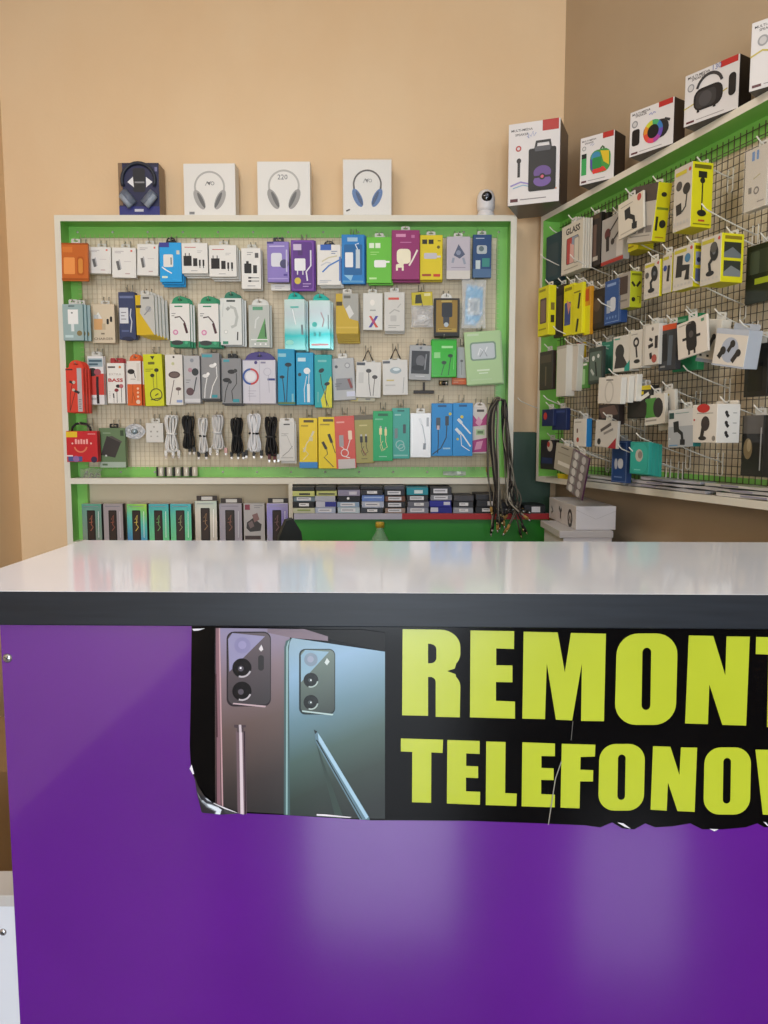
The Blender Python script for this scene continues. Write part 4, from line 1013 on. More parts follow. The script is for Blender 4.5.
bi((453, 403, 472.4, 456), .06, 'blue cable card with two white plugs', 'cable', '2694dc',
   [('l', [(.3, .32), (.52, .42), (.9, .58)], .07, 'e8eef2'), ('l', [(.2, .5), (.5, .6), (.9, .82)], .07, 'e8eef2'), ('l', [(.25, .3), (.45, .38)], .15, 'dfe8ee'), ('l', [(.15, .48), (.4, .58)], .15, 'dfe8ee'), ('l', [(.4, .6), (.45, .8), (.85, .9)], .04, 'e8eef2'), ('c', .45, .26, .08, 'd8c84a'), ('c', .25, .68, .06, 'd8c84a'), ('r', .3, .03, .7, .07, '1a5a90')], 'in', t=.01, n=2, step=(.0005, 0))
bi((472.8, 402, 486.4, 453.5), .05, 'slim white and pink patterned cable card', 'cable', 'e3dcd6',
   [('p', [(0, .16), (.5, .35), (1, .12), (1, .38), (0, .42)], 'c2508e'), ('p', [(.4, .2), (.7, .3), (.5, .42), (.2, .34)], 'e8a8c8'), ('r', .25, .48, .85, .6, 'b8d4a8'), ('r', .35, .51, .75, .57, '6a8a60'), ('p', [(0, .72), (1, .66), (1, .96), (0, .98)], 'b8488a'), ('p', [(.3, .75), (.75, .72), (.6, .9), (.15, .92)], 'e4a0c4'), ('r', .3, .05, .8, .1, '5a5450')],
   ('arch', .1, .9), t=.008, n=2, step=(.001, 0))

# ---- loose things on the back board
def film_bag(rect, off, short, contents, tint='ffffff', fac=.22, cat='bag', t=.016, hook=True, seam=None):
    x0, y0, x1, y1 = rect
    y = YM - off
    a = hit(x0, y0, (0, y, 0), (0, 1, 0)); b = hit(x1, y1, (0, y, 0), (0, 1, 0))
    w, h = b.x - a.x, a.z - b.z
    root = empty('film_bag', place(((a.x + b.x) / 2, y, b.z)))
    mb = MB(); nx, nz = 8, 12; vs = []; fs = []
    rnd = random.Random(int(x0 * 7 + y0))
    for sgn in (-1, 1):
        for j in range(nz + 1):
            for i in range(nx + 1):
                u, v = i / nx, j / nz
                bulge = (math.sin(PI * u) * math.sin(PI * v)) ** .5 * t / 2 + rnd.uniform(-.0015, .0015) * (0 < i < nx and 0 < j < nz)
                vs.append(((u - .5) * w * (1 - .06 * math.sin(PI * v)), t / 2 + sgn * bulge, v * h))
    for sd in (0, 1):
        o = sd * (nx + 1) * (nz + 1)
        for j in range(nz):
            for i in range(nx):
                q = [o + j * (nx + 1) + i, o + j * (nx + 1) + i + 1, o + (j + 1) * (nx + 1) + i + 1, o + (j + 1) * (nx + 1) + i]
                fs.append(q if sd == 0 else q[::-1])
    mb.add(vs, fs, film_mat(tint, fac), False)
    mb.build('clear_film', root)
    contents(root, w, h, t)
    tag(root, short, cat)
    if hook:
        add_hook(((a.x + b.x) / 2, YM - .001, a.z - .004), 0, off + .004, 'wire hook holding the ' + short, HG)
    return root


def plug_in(root, w, h, t):
    mb = MB(); mb.box(-w * .2, t * .3, h * .3, w * .15, t * .7, h * .55, mat('e4e2de', .3), bev=.001); mb.build('plug', root)
    mb = MB(); mb.tube([(w * .15, t / 2, h * .4), (w * .3, t / 2, h * .3), (w * .2, t / 2, h * .12), (-w * .1, t / 2, h * .1), (-w * .25, t / 2, h * .25), (-w * .1, t / 2, h * .3)], .0018, mat('dcdad6', .4)); mb.build('cord', root)


film_bag((411, 305, 433.5, 327), .05, 'clear bag with a white plug under a yellow header', plug_in, 'e8e8ea', .35)


def chg_in(root, w, h, t):
    mb = MB(); mb.box(-w * .25, t * .35, h * .28, w * .25, t * .75, h * .62, mat('b9c6ce', .3), bev=.001); mb.box(-w * .16, t * .25, h * .36, w * .16, t * .36, h * .54, mat('8fa3b0', .3)); mb.build('charger', root)
    mb = MB(); mb.prism([(-w * .38, h * .08), (w * .1, h * .05), (w * .38, h * .3), (w * .38, h * .85), (-w * .3, h * .92)], t * .8, t * .82, mat('2aa8dc', .25)); mb.build('insert_card', root)


film_bag((462, 279, 486, 328), .055, 'shiny cyan backed film bag with a silver charger', chg_in, 'ffffff', .3)


def coil(name, px, pytop, pybot, wpx, col, short, tiecol, plugs, off=.045, colmat=None, seed=1, cord2=None):
    rnd = random.Random(seed)
    y = YM - off
    a = hit(px, pytop, (0, y, 0), (0, 1, 0)); b = hit(px, pybot, (0, y, 0), (0, 1, 0)); h = a.z - b.z; w = wpx * (y) / F
    root = empty(name, place((a.x, y, b.z)))
    mb = MB(); m = mat(col, .45); m2 = mat(cord2, .45) if cord2 else m
    for k in range(10):
        ox = rnd.uniform(-.3, .3) * w; oy = rnd.uniform(-.012, .012); sp = rnd.uniform(.2, .42) * w
        pts = []
        for i in range(20):
            t = 2 * PI * i / 20
            z = .56 + .44 * math.cos(t) * rnd.uniform(.96, 1.0)
            pinch = .35 + .65 * abs(z - .55) / .45
            pts.append((ox * pinch + math.sin(t) * sp * pinch, oy + .004 * math.sin(3 * t + k), max(.12, z) * h))
        mb.tube(pts, .0032, m if k % 3 else m2, 5, True)
    mb.build('cord', root)
    mb = MB(); zt = h * .55
    mb.tube([(math.cos(q) * w * .3, math.sin(q) * .013, zt + math.sin(q * 2) * .001) for q in [2 * PI * i / 14 for i in range(14)]], .0035, mat(tiecol, .5), 6, True)
    mb.build('cable_tie', root)
    for k, (fx, c) in enumerate(plugs):
        mb = MB(); x = fx * w
        mb.tube([(x * .5, 0, h * .3), (x * .9, -.004, h * .16)], .0024, m, 5)
        mb.box(x - .005, -.009, h * .03, x + .005, .001, h * .16, mat(c, .4), bev=.001)
        mb.box(x - .0035, -.007, -.004, x + .0035, -.002, h * .03, mat('c8c8c8', .25, .8))
        mb.build('plug', root)
    tag(root, short, 'cable', 'coiled cables in the bottom row')
    add_hook((a.x, YM - .001, a.z - .009), 0, off + .016, 'wire hook holding the ' + short, HG)
    return root


coil('coiled_cable', 171, 415, 457, 16, 'e2e0dc', 'white coiled cable, leftmost of the coils', 'e8e6e2', [(-.35, 'e4e2de'), (.1, 'e4e2de'), (.45, 'd8d6d2')], seed=2)
coil('coiled_cable', 188, 416, 453, 14, '1b1a1a', 'black coiled cable between two white coils', '2a2a2a', [(.1, '2a2a2a'), (.4, '3a3a3a')], seed=3)
coil('coiled_cable', 202.3, 418, 458, 10, 'd9d7d4', 'slim white coiled cable with black tie and plugs', '222222', [(-.4, '222222'), (.35, '222222')], seed=4)
coil('coiled_cable', 217, 415, 454, 14, 'd0cecc', 'pale grey coiled cable with a red plug', 'dedede', [(-.5, 'd8d6d2'), (0, 'd8d6d2'), (.6, 'd8a8a4')], seed=5)
coil('coiled_cable', 236.5, 418, 458, 13, '171616', 'black coiled cable right of the pale grey coil', '2a2a2a', [(-.4, '1c1c1c'), (.1, '1c1c1c'), (.5, '2c2c2c')], seed=6)
coil('coiled_cable', 253.5, 414, 457, 15, 'e6e6e8', 'thick white coiled cable with a black tie', '1c1c1c', [(-.5, '1c1c1c'), (0, '262626'), (.5, '1c1c1c')], seed=7)
coil('coiled_cable', 270.5, 417, 461, 15, '1d1b1b', 'black coiled cable with dark red plugs', '3a3a3a', [(-.1, '5a1c22'), (.25, '6a2028'), (.5, 'c8c8c8')], seed=8)

# round silver coil gadget
P = hit(135, 438.5, (0, YM - .04, 0), (0, 1, 0))
root = empty('wound_earphones', place(P))
mb = MB(); rnd = random.Random(4)
for k in range(9):
    r0 = .012 + .002 * k
    mb.tube([(math.cos(q) * r0 * 1.25 + rnd.uniform(-.0015, .0015), rnd.uniform(-.006, .004), .0 + math.sin(q) * r0 * .9 + .024) for q in [2 * PI * i / 18 for i in range(18)]], .0018, mat('c9c9cb' if k % 2 else 'dededf', .3), 5, True)
mb.build('cord', root)
mb = MB(); mb.lathe([(0, -.012), (.008, -.011), (.010, -.004), (.010, .004), (0, .005)], mat('9fb0b8', .25, .4), (0, 0, .024), 16, 'y'); mb.build('earbud', root)
tag(root, 'wound silver earphones between the olive box and small white box', 'earphones')
add_hook((P.x, YM - .001, P.z + .045), 0, .05, 'wire hook holding the wound silver earphones', HG)

# handle arch above the red smile box
q = hit(82, 431, (0, YM - .08, 0), (0, 1, 0))
mb = MB()
mb.tube([(-.032, 0, 0), (-.03, 0, .012), (-.018, 0, .024), (0, 0, .027), (.018, 0, .024), (.03, 0, .012), (.032, 0, 0)], .004, mat('232122', .5), 8)
rb = [o for o in COL.objects if o.get('label', '').startswith('red headphone box')][0]
o = mb.build('handle', rb); o.matrix_parent_inverse = Matrix(); o.location = rb.matrix_world.inverted() @ Vector((q.x, YM - .085, q.z))
add_hook((q.x, YM - .001, q.z + .0225), 0, .105, 'wire hook holding the red headphone box with a smile', HG)

# black T-shaped hook strip, spare roll and orange pack
P = hit(424, 392, (0, YM - .02, 0), (0, 1, 0))
mb = MB(); mb.box(-.036, -.006, -.005, .036, .004, .006, mat('2c211e', .45), bev=.001); mb.box(-.0035, -.005, .006, .0035, .003, .034, mat('2c211e', .45), bev=.0008)
o = mb.build('hook_bar'); o.matrix_world = place((P.x, YM - .008, P.z)); tag(o, 'dark T-shaped bar fixed to the mesh below the silver box', 'hook')
P = hit(447, 383, (0, YM - .03, 0), (0, 1, 0))
root = empty('jack_adapter', place((P.x, YM - .03, P.z)))
mb = MB(); mb.lathe([(0, -.016), (.008, -.016), (.0085, .016), (0, .016)], mat('23211f', .4), (-.012, 0, 0), 14, 'x'); mb.build('barrel', root)
mb = MB(); mb.lathe([(0, -.004), (.009, -.004), (.009, .004), (0, .004)], mat('c9b088', .25, .8), (-.022, 0, 0), 14, 'x'); mb.build('metal_ring', root)
mb = MB(); mb.lathe([(0, -.004), (.009, -.004), (.009, .004), (0, .004)], mat('b8b4b0', .25, .8), (-.002, 0, 0), 14, 'x'); mb.build('metal_ring', root)
tag(root, 'black and silver barrel adapter under the green pouch', 'adapter')
P = hit(460, 381, (0, YM - .035, 0), (0, 1, 0))
root, _ = make_package('small_pack', .055, .024, .008, 'd0602a', [('r', .1, .3, .8, .5, 'e88a50'), ('r', .1, .6, .4, .7, 'f0b090')], 'in')
root.matrix_world = place((P.x, YM - .03, P.z - .012)); tag(root, 'flat orange pack lying sideways under the green pouch', 'pack')
P = hit(363, 399.5, (0, YM - .035, 0), (0, 1, 0))
root, _ = make_package('small_pack', .085, .014, .008, 'd9d2b8', [('r', .0, .1, .3, .9, 'e8d88a'), ('r', .6, .2, .8, .6, '9a958a')], 'in')
root.matrix_world = place((P.x, YM - .03, P.z - .007)); tag(root, 'thin cream pack edge below the pack with dangling dark buds', 'pack')

# silver rolls on the bottom border strip
for i in range(5):
    P = hit(161.2 + 8.4 * i, 471.6, (0, YM - .02, 0), (0, 1, 0))
    root = empty('battery_cell', place((P.x, YM - .02, P.z)))
    mb = MB(); mb.lathe([(0, -.016), (.0095, -.016), (.0105, -.014), (.0105, .014), (.0095, .016), (0, .016)], mat('d3ccbb', .25, .15), (0, 0, 0), 16, 'z'); mb.build('cell', root)
    mb = MB(); mb.lathe([(.0112, -.0165), (.0118, -.0165), (.0118, .0165), (.0112, .0165)], mat('1d1d1d', .4), (0, 0, 0), 16, 'z')
    mb = MB(); mb.box(-.0145, -.0115, -.0165, -.0108, .009, .0165, mat('1d1d1d', .4), bev=.0006); mb.build('black_divider', root)
    tag(root, ['leftmost', 'second from left', 'middle', 'second from right', 'rightmost'][i] + ' of the five silver cells on the green strip', 'battery', 'silver cells on the green strip')
P = hit(92, 473, (0, YM - .02, 0), (0, 1, 0))
root = empty('film_bag', place((P.x, YM - .03, P.z - .02)))
mb = MB(); rnd = random.Random(9)
vs = [((i / 5 - .5) * .075 + rnd.uniform(-.004, .004), rnd.uniform(-.008, .008) - .006, j / 3 * .038 + rnd.uniform(-.004, .004) * (j > 0)) for j in range(4) for i in range(6)]
mb.add(vs, [[j * 6 + i, j * 6 + i + 1, j * 6 + i + 7, j * 6 + i + 6] for j in range(3) for i in range(5)], film_mat('d8d0cc', .35)); mb.build('clear_film', root)
mb = MB()
for k in range(3): mb.tube([(-.025 + k * .02, .0, .004), (-.018 + k * .02, -.003, .02), (-.01 + k * .02, 0, .012)], .002, mat('6a5e58', .4), 5)
mb.build('wire', root)
tag(root, 'crumpled clear bag at the lower left corner of the pegboard', 'bag')
root = empty('film_bag', place(hit(454, 474, (0, YM - .02, 0), (0, 1, 0)) + Vector((0, -.012, -.006))))
mb = MB(); vs = [((i / 5 - .5) * .08, rnd.uniform(-.006, .004), j / 2 * .014 + rnd.uniform(0, .003)) for j in range(3) for i in range(6)]
mb.add(vs, [[j * 6 + i, j * 6 + i + 1, j * 6 + i + 7, j * 6 + i + 6] for j in range(2) for i in range(5)], mat('a9b8ac', .2)); mb.build('film', root)
tag(root, 'small grey film scrap on the lower strip near the dangling cables', 'scrap')

# ---- bundle of long cables hanging at the right edge of the board
PH = hit(497.5, 401, (0, 2.57, 0), (0, 1, 0))
add_hook((PH.x, YM - .001, PH.z - .001), 0, YM - 2.50, 'long wire hook holding the bundle of dangling braided cables', HG)
cols = ['2b2724', '6a6458', '8e8778', '2a2624', 'a39c8e', '3a3430', '6e675a', '2a2725']
for k in range(14):
    rnd = random.Random(40 + k)
    y = 2.600 - .0062 * k
    c = cols[k % len(cols)]
    root = empty('braided_cable')
    xl = 488 + rnd.uniform(0, 11); xr = 500 + rnd.uniform(0, 8)
    bl_, br_ = rnd.uniform(505, 533), rnd.uniform(500, 534)
    if k == 0: bl_ = 460; xl = 488.5
    path = [(xl - 1 + (k % 4) * 3.4 * (k != 0), bl_), (xl + (k % 3) * 2 * (k != 0), 480), (xl - 1, 440), (xl - .5, 415), (493 + k * .4, 401), (497.5, 397.2 + k * .3), (502 + k * .25, 400.5),
            (505.5 + k * .25 - rnd.uniform(0, 4), 412), (508 + k * .25 - rnd.uniform(0, 7), 440), (511 + k * .3 - rnd.uniform(0, 7), 475), (515 + rnd.uniform(-9, 7), 500), (516 + rnd.uniform(-10, 9), br_)]
    if k == 0: path = [(487.5, 468), (487.8, 455), (488, 440), (488, 415)] + path[4:]
    pts = [hit(px, py, (0, y, 0), (0, 1, 0)) for px, py in path]
    # smooth
    sm = []
    for i in range(len(pts) - 1):
        p0, p1, p2, p3 = pts[max(i - 1, 0)], pts[i], pts[i + 1], pts[min(i + 2, len(pts) - 1)]
        for s_ in range(5):
            t = s_ / 5
            sm.append(.5 * ((2 * p1) + (p2 - p0) * t + (2 * p0 - 5 * p1 + 4 * p2 - p3) * t * t + (3 * p1 - p0 - 3 * p2 + p3) * t ** 3))
    sm.append(pts[-1])
    root.matrix_world = place((PH.x, y, PH.z - .45)); inv = root.matrix_world.inverted()
    mb = MB(); mb.tube([inv @ p for p in sm], .0025, mat(c, .6), 6); mb.build('cord', root)
    for e, nx in ((sm[0], sm[1]), (sm[-1], sm[-2])):
        d = (e - nx).normalized()
        mb = MB(); mb.tube([inv @ (e - d * .004), inv @ (e + d * .014)], .0046, mat('2a2826' if k % 3 else 'b08a4a', .35), 8)
        o = mb.build('plug', root)
        mb = MB(); mb.tube([inv @ (e + d * .014), inv @ (e + d * .024)], .0028, mat('c8b88a' if k % 2 else 'c9c9c9', .25, .8), 8); mb.build('connector', o)
    nm = ['near-black', 'dark brown', 'sandy grey', 'black', 'light grey', 'brown-black', 'taupe', 'charcoal', 'deep grey-brown', 'ash brown', 'pale sandy', 'coal black', 'stone grey', 'dusky brown'][k]
    tag(root, nm + ' long braided cable in the bundle hanging over the cabinet edge', 'cable', 'long braided cables draped over one hook')

# ------------------------------------------------------------------ on top of the back cabinet
ZT = place((0, 0, 0)) and (bb.z + BH)


def box_top(rect, pr, label, col=WHITE, side=None, depth=.06, yaw=0.0, film=False, extra=None):
    x0, y0, x1, y1 = rect; y = YB + .012
    a = hit(x0, y0, (0, y, 0), (0, 1, 0)); b = hit(x1, y0, (0, y, 0), (0, 1, 0)); w = b.x - a.x; h = a.z - ZT
    root, _ = make_package('headphone_box', w, h, depth, col, pr, None, side=side or col, film=film)
    root.matrix_world = place(((a.x + b.x) / 2, y, ZT + .0003 + (.003 if film else 0)), yaw)
    tag(root, label, 'headphones'); return root


hp = [('p', [(.44, .35), (.5, .42), (.52, .36)], '6a6a6a'), ('l', [(.42, .42), (.46, .34), (.5, .4), (.52, .34)], .012, '77777a'), ('ring', .56, .38, .035, .025, '77777a'), ('r', .1, .92, .2, .97, '8a8a8a')]
box_top((183, 163.5, 235, 216), headphones('b5b3b0', 'a9a7a5', .5, .19) + hp, 'white headphone box left of the box marked 220, plain silver earphones', yaw=-.02)
box_top((257, 161.5, 310, 215), headphones('bab8b4', '9f9d9a', .5, .19) + [('t', '220', .38, .33, .13, '6a6a72')], 'white headphone box with 220 written by hand above silver headphones')
box_top((343, 160.5, 391.5, 213), headphones('55504e', '4f77b0', .5, .19) + hp[:3] + [('l', [(.06, .93), (.14, .9)], .03, '333')], 'white film-wrapped headphone box picturing blue ear cups', film=True)
r = box_top((117.8, 163, 158.5, 216.5), [('r', 0, .0, .1, .8, '8a6f55'), ('r', 0, .82, 1, 1, '383c7e'), ('r', .1, .0, 1, .04, '2a2c44'), ('rr', .36, .1, .66, .55, .05, '2b2c32'), ('p', [(.22, .36), (.36, .26), (.38, .46)], 'e9e9ec'), ('p', [(.84, .36), (.68, .26), (.68, .46)], 'e9e9ec'),
      ('r', .4, .35, .64, .38, '8a8a90'), ('r', .38, .87, .6, .92, 'c9c9d4'), ('r', .9, .08, .96, .16, '7a7aa0')], 'dark blue open-fronted headphone box with grey headphones inside', col='2d3050', side='8f7a66', depth=.07)
mb = MB()
w = .14
zc = .115
mb.tube([(.055 * math.cos(a), -.004, zc + .055 * math.sin(a)) for a in [math.radians(200 - 220 * i / 18) for i in range(19)]], .006, mat('30343f', .4), 8); mb.build('headband', r)
for s in (-1, 1):
    mb = MB(); mb.tube([(s * .052, -.006, .075), (s * .018, -.006, .036)], .016, mat('6c7484', .4), 10)
    mb.tube([(s * .056, -.012, .064), (s * .026, -.012, .028)], .011, mat('98a2b0', .35), 10); mb.build('ear_cup', r)

# security camera
P = hit(486, 210, (0, YB + .03, 0), (0, 1, 0))
root = empty('security_camera', place((P.x, YB + .035, ZT)))
W1 = mat('e3e1e2', .3)
mb = MB(); mb.lathe([(0, 0), (.030, 0), (.031, .004), (.029, .012), (.026, .018), (.026, .02), (0, .02)], W1, (0, 0, 0), 28); mb.build('base', root)
mb = MB(); mb.lathe([(0, .02), (.027, .02), (.030, .03), (.031, .055), (.029, .072), (.022, .085), (.010, .091), (0, .092)], W1, (0, 0, 0), 28); mb.build('head', root)
mb = MB(); mb.lathe([(0, -.0335), (.013, -.033), (.017, -.029), (.018, -.02)], mat('121216', .1, 0, .5), (0, 0, .062), 24, 'y'); o = mb.build('face_plate', root)
mb = MB(); mb.lathe([(0, -.0365), (.005, -.036), (.007, -.033)], mat('5a6070', .05, 0, 1), (0, 0, .065), 16, 'y'); mb.build('lens', o)
tag(root, 'small white dome security camera with black lens on cabinet top', 'camera')

# ------------------------------------------------------------------ lower bay, desk and stock
# tempered-glass boxes in the left bay
SH = bb.z - .202
g1 = grad('rainbow_foil', [(0, '9aa89c'), (.6, '7fb8ac'), (.8, '3fd0b0'), (.9, '9ae05a'), (1, 'f0b040')], (0, 0), (.01, .21), .2, .5, .1)
g2 = grad('rainbow_foil_strong', [(0, '5a9ad8'), (.35, '6ad8d0'), (.6, '9ae87a'), (.8, 'd8e85a'), (1, '4a9ae8')], (-.04, .02), (.04, .2), .2, .5, .1)
g3 = grad('rainbow_foil_teal', [(0, '7ad89a'), (.5, '6ad0b8'), (.8, '48b0d8'), (1, '8a90d8')], (0, 0), (.0, .2), .2, .5, .1)
gd = mat('a59a9c', .35)
gs = grad('silver_foil', [(0, 'bdb9b0'), (.5, 'd9d5cc'), (.8, 'b8d0c8'), (1, 'c9c2c8')], (-.03, 0), (.03, .2), .22, .4, .1)
gl = grad('lilac_foil', [(0, 'a9a4b0'), (.5, '8f86c8'), (1, 'b8b2bc')], (-.05, 0), (.03, .2), .25, .4, .1)


def slim(px0, px1, pytop, top_m, pic, label, tabc=None, lean=0.0, pr2=()):
    y = YB + .008
    a = hit(px0, pytop, (0, y, 0), (0, 1, 0)); b = hit(px1, pytop, (0, y, 0), (0, 1, 0)); w = b.x - a.x; h = a.z - SH
    hb = h - (.018 if tabc else 0)
    root = empty('screen_glass_box', place(((a.x + b.x) / 2, y, SH + .0003), 0, lean))
    mb = MB(); mb.box(-w / 2, 0, 0, w / 2, .03, hb, mat('3a3634', .4), {'front': top_m, 'top': mat('b8b4b0', .4)}, bev=.0008)
    prs = list(pr2) or [('rr', .26, (h - .19 + .02) / h, .66, .98, .04, '1f1a18'), ('rr', .31, .2, .61, .95, .03, '352822'), ('l', [(.4, .42), (.52, .3), (.46, .55), (.56, .62), (.42, .72)], .04, pic), ('l', [(.36, .5), (.55, .48)], .03, pic), ('r', .1, .06, .85, .075, '7d7a86'), ('l', [(.85, .2), (.83, .9)], .02, 'e8e8e8')]
    if not pr2:
        prs[0] = ('rr', .26, .17, .68, .98, .04, '1f1a18')
    art(mb, prs, w, hb)
    mb.build('carton', root)
    if tabc:
        mb = MB(); mb.box(-w / 2 + .002, .02, hb - .001, w / 2 - .002, .022, hb + .017, mat(tabc, .4)); mb.box(-w * .25, .0195, hb + .002, w * .25, .02, hb + .014, mat('d0ccc6', .4)); mb.build('hang_tab', root)
    tag(root, label, 'box', 'screen glass boxes standing in the lower left bay')


slim(81.5, 101, 504, g1, 'a0604a', 'screen glass box with yellow and green foil top, leftmost', lean=.0)
slim(103, 122.5, 504, gd, '8a5040', 'dull grey-mauve screen glass box, second from the left')
slim(126.5, 146.5, 504, g2, 'c8b050', 'brightest rainbow foil screen glass box, yellow to blue')
slim(148.5, 168.5, 504, g3, '6a9a5a', 'green and teal foil screen glass box, fourth from left')
slim(170, 191, 504, g3, '8a8a60', 'blue-teal foil screen glass box, fifth from left')
slim(194.5, 216.5, 496, gs, '8a6a4a', 'taller silver foil screen glass box with a hang tab', '3a302a', lean=.0)
slim(219, 241.5, 498.5, mat('aaa4b0', .35), '8a5a4a', 'grey-lilac screen glass box with dark tab', '3a302a')
slim(243.5, 264.5, 503.5, mat('bcb8b8', .35), '', 'grey screen glass box with red square and phone parts picture', pr2=[('r', .06, .03, .3, .17, '8a3a4a'), *lines(.5, .05, .9, 2, '8a8a90', .05), ('p', [(.15, .5), (.45, .38), (.85, .55), (.8, .72), (.3, .75), (.12, .65)], '3f3b3c'), ('p', [(.4, .3), (.65, .25), (.75, .42), (.5, .5)], '8a6a68'), ('p', [(.2, .52), (.4, .45), (.5, .6), (.3, .66)], '7a6a6a'), ('r', .05, .85, .8, .95, '4a3c3c')])
slim(266.5, 288, 498.5, gl, '7a5a5a', 'lilac foil screen glass box, rightmost beside the divider', '2a2624')

# desk with red and grey edge
YDK = 2.62
zt_ = hit(400, 513.5, (0, YDK, 0), (0, 1, 0)).z; zb_ = hit(400, 519, (0, YDK, 0), (0, 1, 0)).z
xa = hit(294, 515, (0, YDK, 0), (0, 1, 0)).x; xm = hit(402, 515, (0, YDK, 0), (0, 1, 0)).x; xb = hit(549, 515, (0, YDK, 0), (0, 1, 0)).x
root = empty('desk', place((xa, YDK, 0)))
xlim = hit(506, 515, (0, YB, 0), (0, 1, 0)).x
mb = MB(); mb.box(0, 0, zb_, xb - xa, YB - YDK - .003, zt_, mat('8e8a86', .4)); mb.build('desk_top', root)
mb = MB(); mb.box(0, -.0025, zb_ - .001, xm - xa, -.0001, zt_ + .0005, mat('b4b3c4', .4)); mb.build('grey_edge_band', root)
mb = MB(); mb.box(xm - xa, -.0025, zb_ - .001, xb - xa, -.0001, zt_ + .0005, mat('b03034', .4)); mb.build('red_edge_band', root)
xg = hit(566, 525, (0, YDK, 0), (0, 1, 0)).x
mb = MB(); mb.box(0, .012, .0, xb - xa, .03, zb_, GREEND); mb.build('front_panel', root)
tag(root, 'green fronted desk with red and grey edge below the pegboard', 'desk')

# flat boxes stacked on the desk
yS = YDK + .006


def flat_stack(px0, px1, cols_, base_py, hpx, grp_name, where):
    x0 = hit(px0, 515, (0, yS, 0), (0, 1, 0)).x; x1 = hit(px1, 515, (0, yS, 0), (0, 1, 0)).x
    z = zt_ + .0003
    for i, (c, lab, desc, sc) in enumerate(cols_):
        h = hpx * sc * yS / F
        dx = random.uniform(-.003, .003)
        w = x1 - x0 - .002
        root, _ = make_package('screen_protector_box', w, h - .0006, .12, c, [], None, side=c)
        mb = MB(); art(mb, lab, w, h)
        if lab: mb.build('label_sticker', root)
        root.matrix_world = place(((x0 + x1) / 2 + dx, yS + random.uniform(0, .006), z), random.uniform(-.01, .01))
        tag(root, '%s box, %s' % (desc, where + ', ' + ['bottom one', 'second from bottom', 'third from bottom', 'fourth from bottom', 'fifth from bottom'][i]), 'box', 'flat boxes stacked on the desk')
        z += h


wl = [('r', .3, .25, .75, .75, 'e6e6e8'), ('r', .36, .4, .6, .5, '6a6a70')]
wls = [('r', .15, .2, .8, .8, 'dcdce2'), ('r', .2, .4, .7, .55, '8a8a94')]
flat_stack(292.5, 315, [('c2c4a8', [('r', .2, .3, .8, .6, '8a9a5a')], 'pale green', 1), ('1e1e20', wl, 'black', 1.15), ('6a7c88', wls, 'blue-grey', 1), ('c8cc7a', [('r', .3, .4, .8, .8, '3a3c2a')], 'lime edged', 1), ('2a2a26', [], 'black', .8)], 0, 5.4, '', 'first stack from left')
flat_stack(315.6, 336.5, [('aeb8ce', wls, 'pale blue', 1.1), ('c2c4d0', [('r', .45, .1, 1, .9, '2a2f8a')], 'white and navy', 1.2), ('b0b2bc', [], 'light grey', 1), ('c4c878', [('r', .1, .5, .9, .8, '4a4c38')], 'lime edged', 1), ('33332e', [], 'black', .8)], 0, 5.3, '', 'second stack from left')
flat_stack(337.3, 360, [('b9c9d2', wls, 'pale blue', 1.1), ('8fa6c0', wls, 'sky blue', 1), ('1d1d20', [('c', .45, .4, .06, 'e8e8e8')], 'black', 1.1), ('8d88a0', [('r', .5, .3, .85, .8, 'c8c4d0')], 'mauve', 1.2), ('2a2628', [], 'black', .6)], 0, 5.4, '', 'third stack from left')
flat_stack(360.7, 383.5, [('3a3f48', wl, 'dark grey', 1), ('b4bcd0', wls, 'white', 1.2), ('6a86c8', [('r', .1, .3, .9, .5, 'a8c0e8')], 'bright blue', 1.2), ('2c2b30', wl, 'black', 1), ('232326', [], 'black', .6)], 0, 5.4, '', 'fourth stack from left')
flat_stack(384.2, 405, [('9a8478', wls, 'tan edged', 1), ('26262a', wls, 'black', 1.15), ('6f4a3a', wls, 'brown edged', 1.1), ('2a2c34', wls, 'dark blue', 1.1), ('4a4c58', [], 'grey', .7)], 0, 5.4, '', 'fifth stack from left')
flat_stack(407, 429, [('868a9a', wls, 'grey', 1.05), ('6a6c78', wl, 'slate', 1), ('2a2a2e', wls, 'black', 1.1), ('1f8fa0', [('r', .35, .35, .75, .8, 'd8e8ea')], 'turquoise', 1.3)], 0, 5.8, '', 'sixth stack from left')
flat_stack(430, 452, [('22268a', [('r', 0, .1, .35, .8, 'd0d2e0')], 'navy', 1.1), ('2c2f9a', [('r', .65, .2, .95, .7, 'd0d2e0')], 'deep blue', 1.1), ('8a8c94', wls, 'grey', 1), ('2c2c30', wls, 'black', 1.3)], 0, 5.8, '', 'seventh stack from left')
flat_stack(453.5, 474, [('9a9ca4', wl, 'grey', 1), ('3a3a3e', wl, 'dark grey', 1.1), ('4c4a4e', [], 'charcoal', 1)], 0, 5.8, '', 'eighth stack from left')
flat_stack(475.5, 498, [('2a2a2e', wl, 'black', 1.1), ('303034', [('r', .5, .2, .95, .8, 'dcdce0')], 'black labelled', 1.2), ('3a393c', [], 'charcoal', 1)], 0, 5.8, '', 'ninth stack from left')
flat_stack(500, 521, [('3b3a3d', wl, 'dark grey', 1), ('2c2b2e', [], 'black', 1)], 0, 5.6, '', 'stack behind the dangling cables')
flat_stack(524, 546, [('26282c', [('r', .35, .2, .75, .9, 'e8e8ea')], 'black', 1.4)], 0, 5.8, '', 'alone at the right end of the desk')

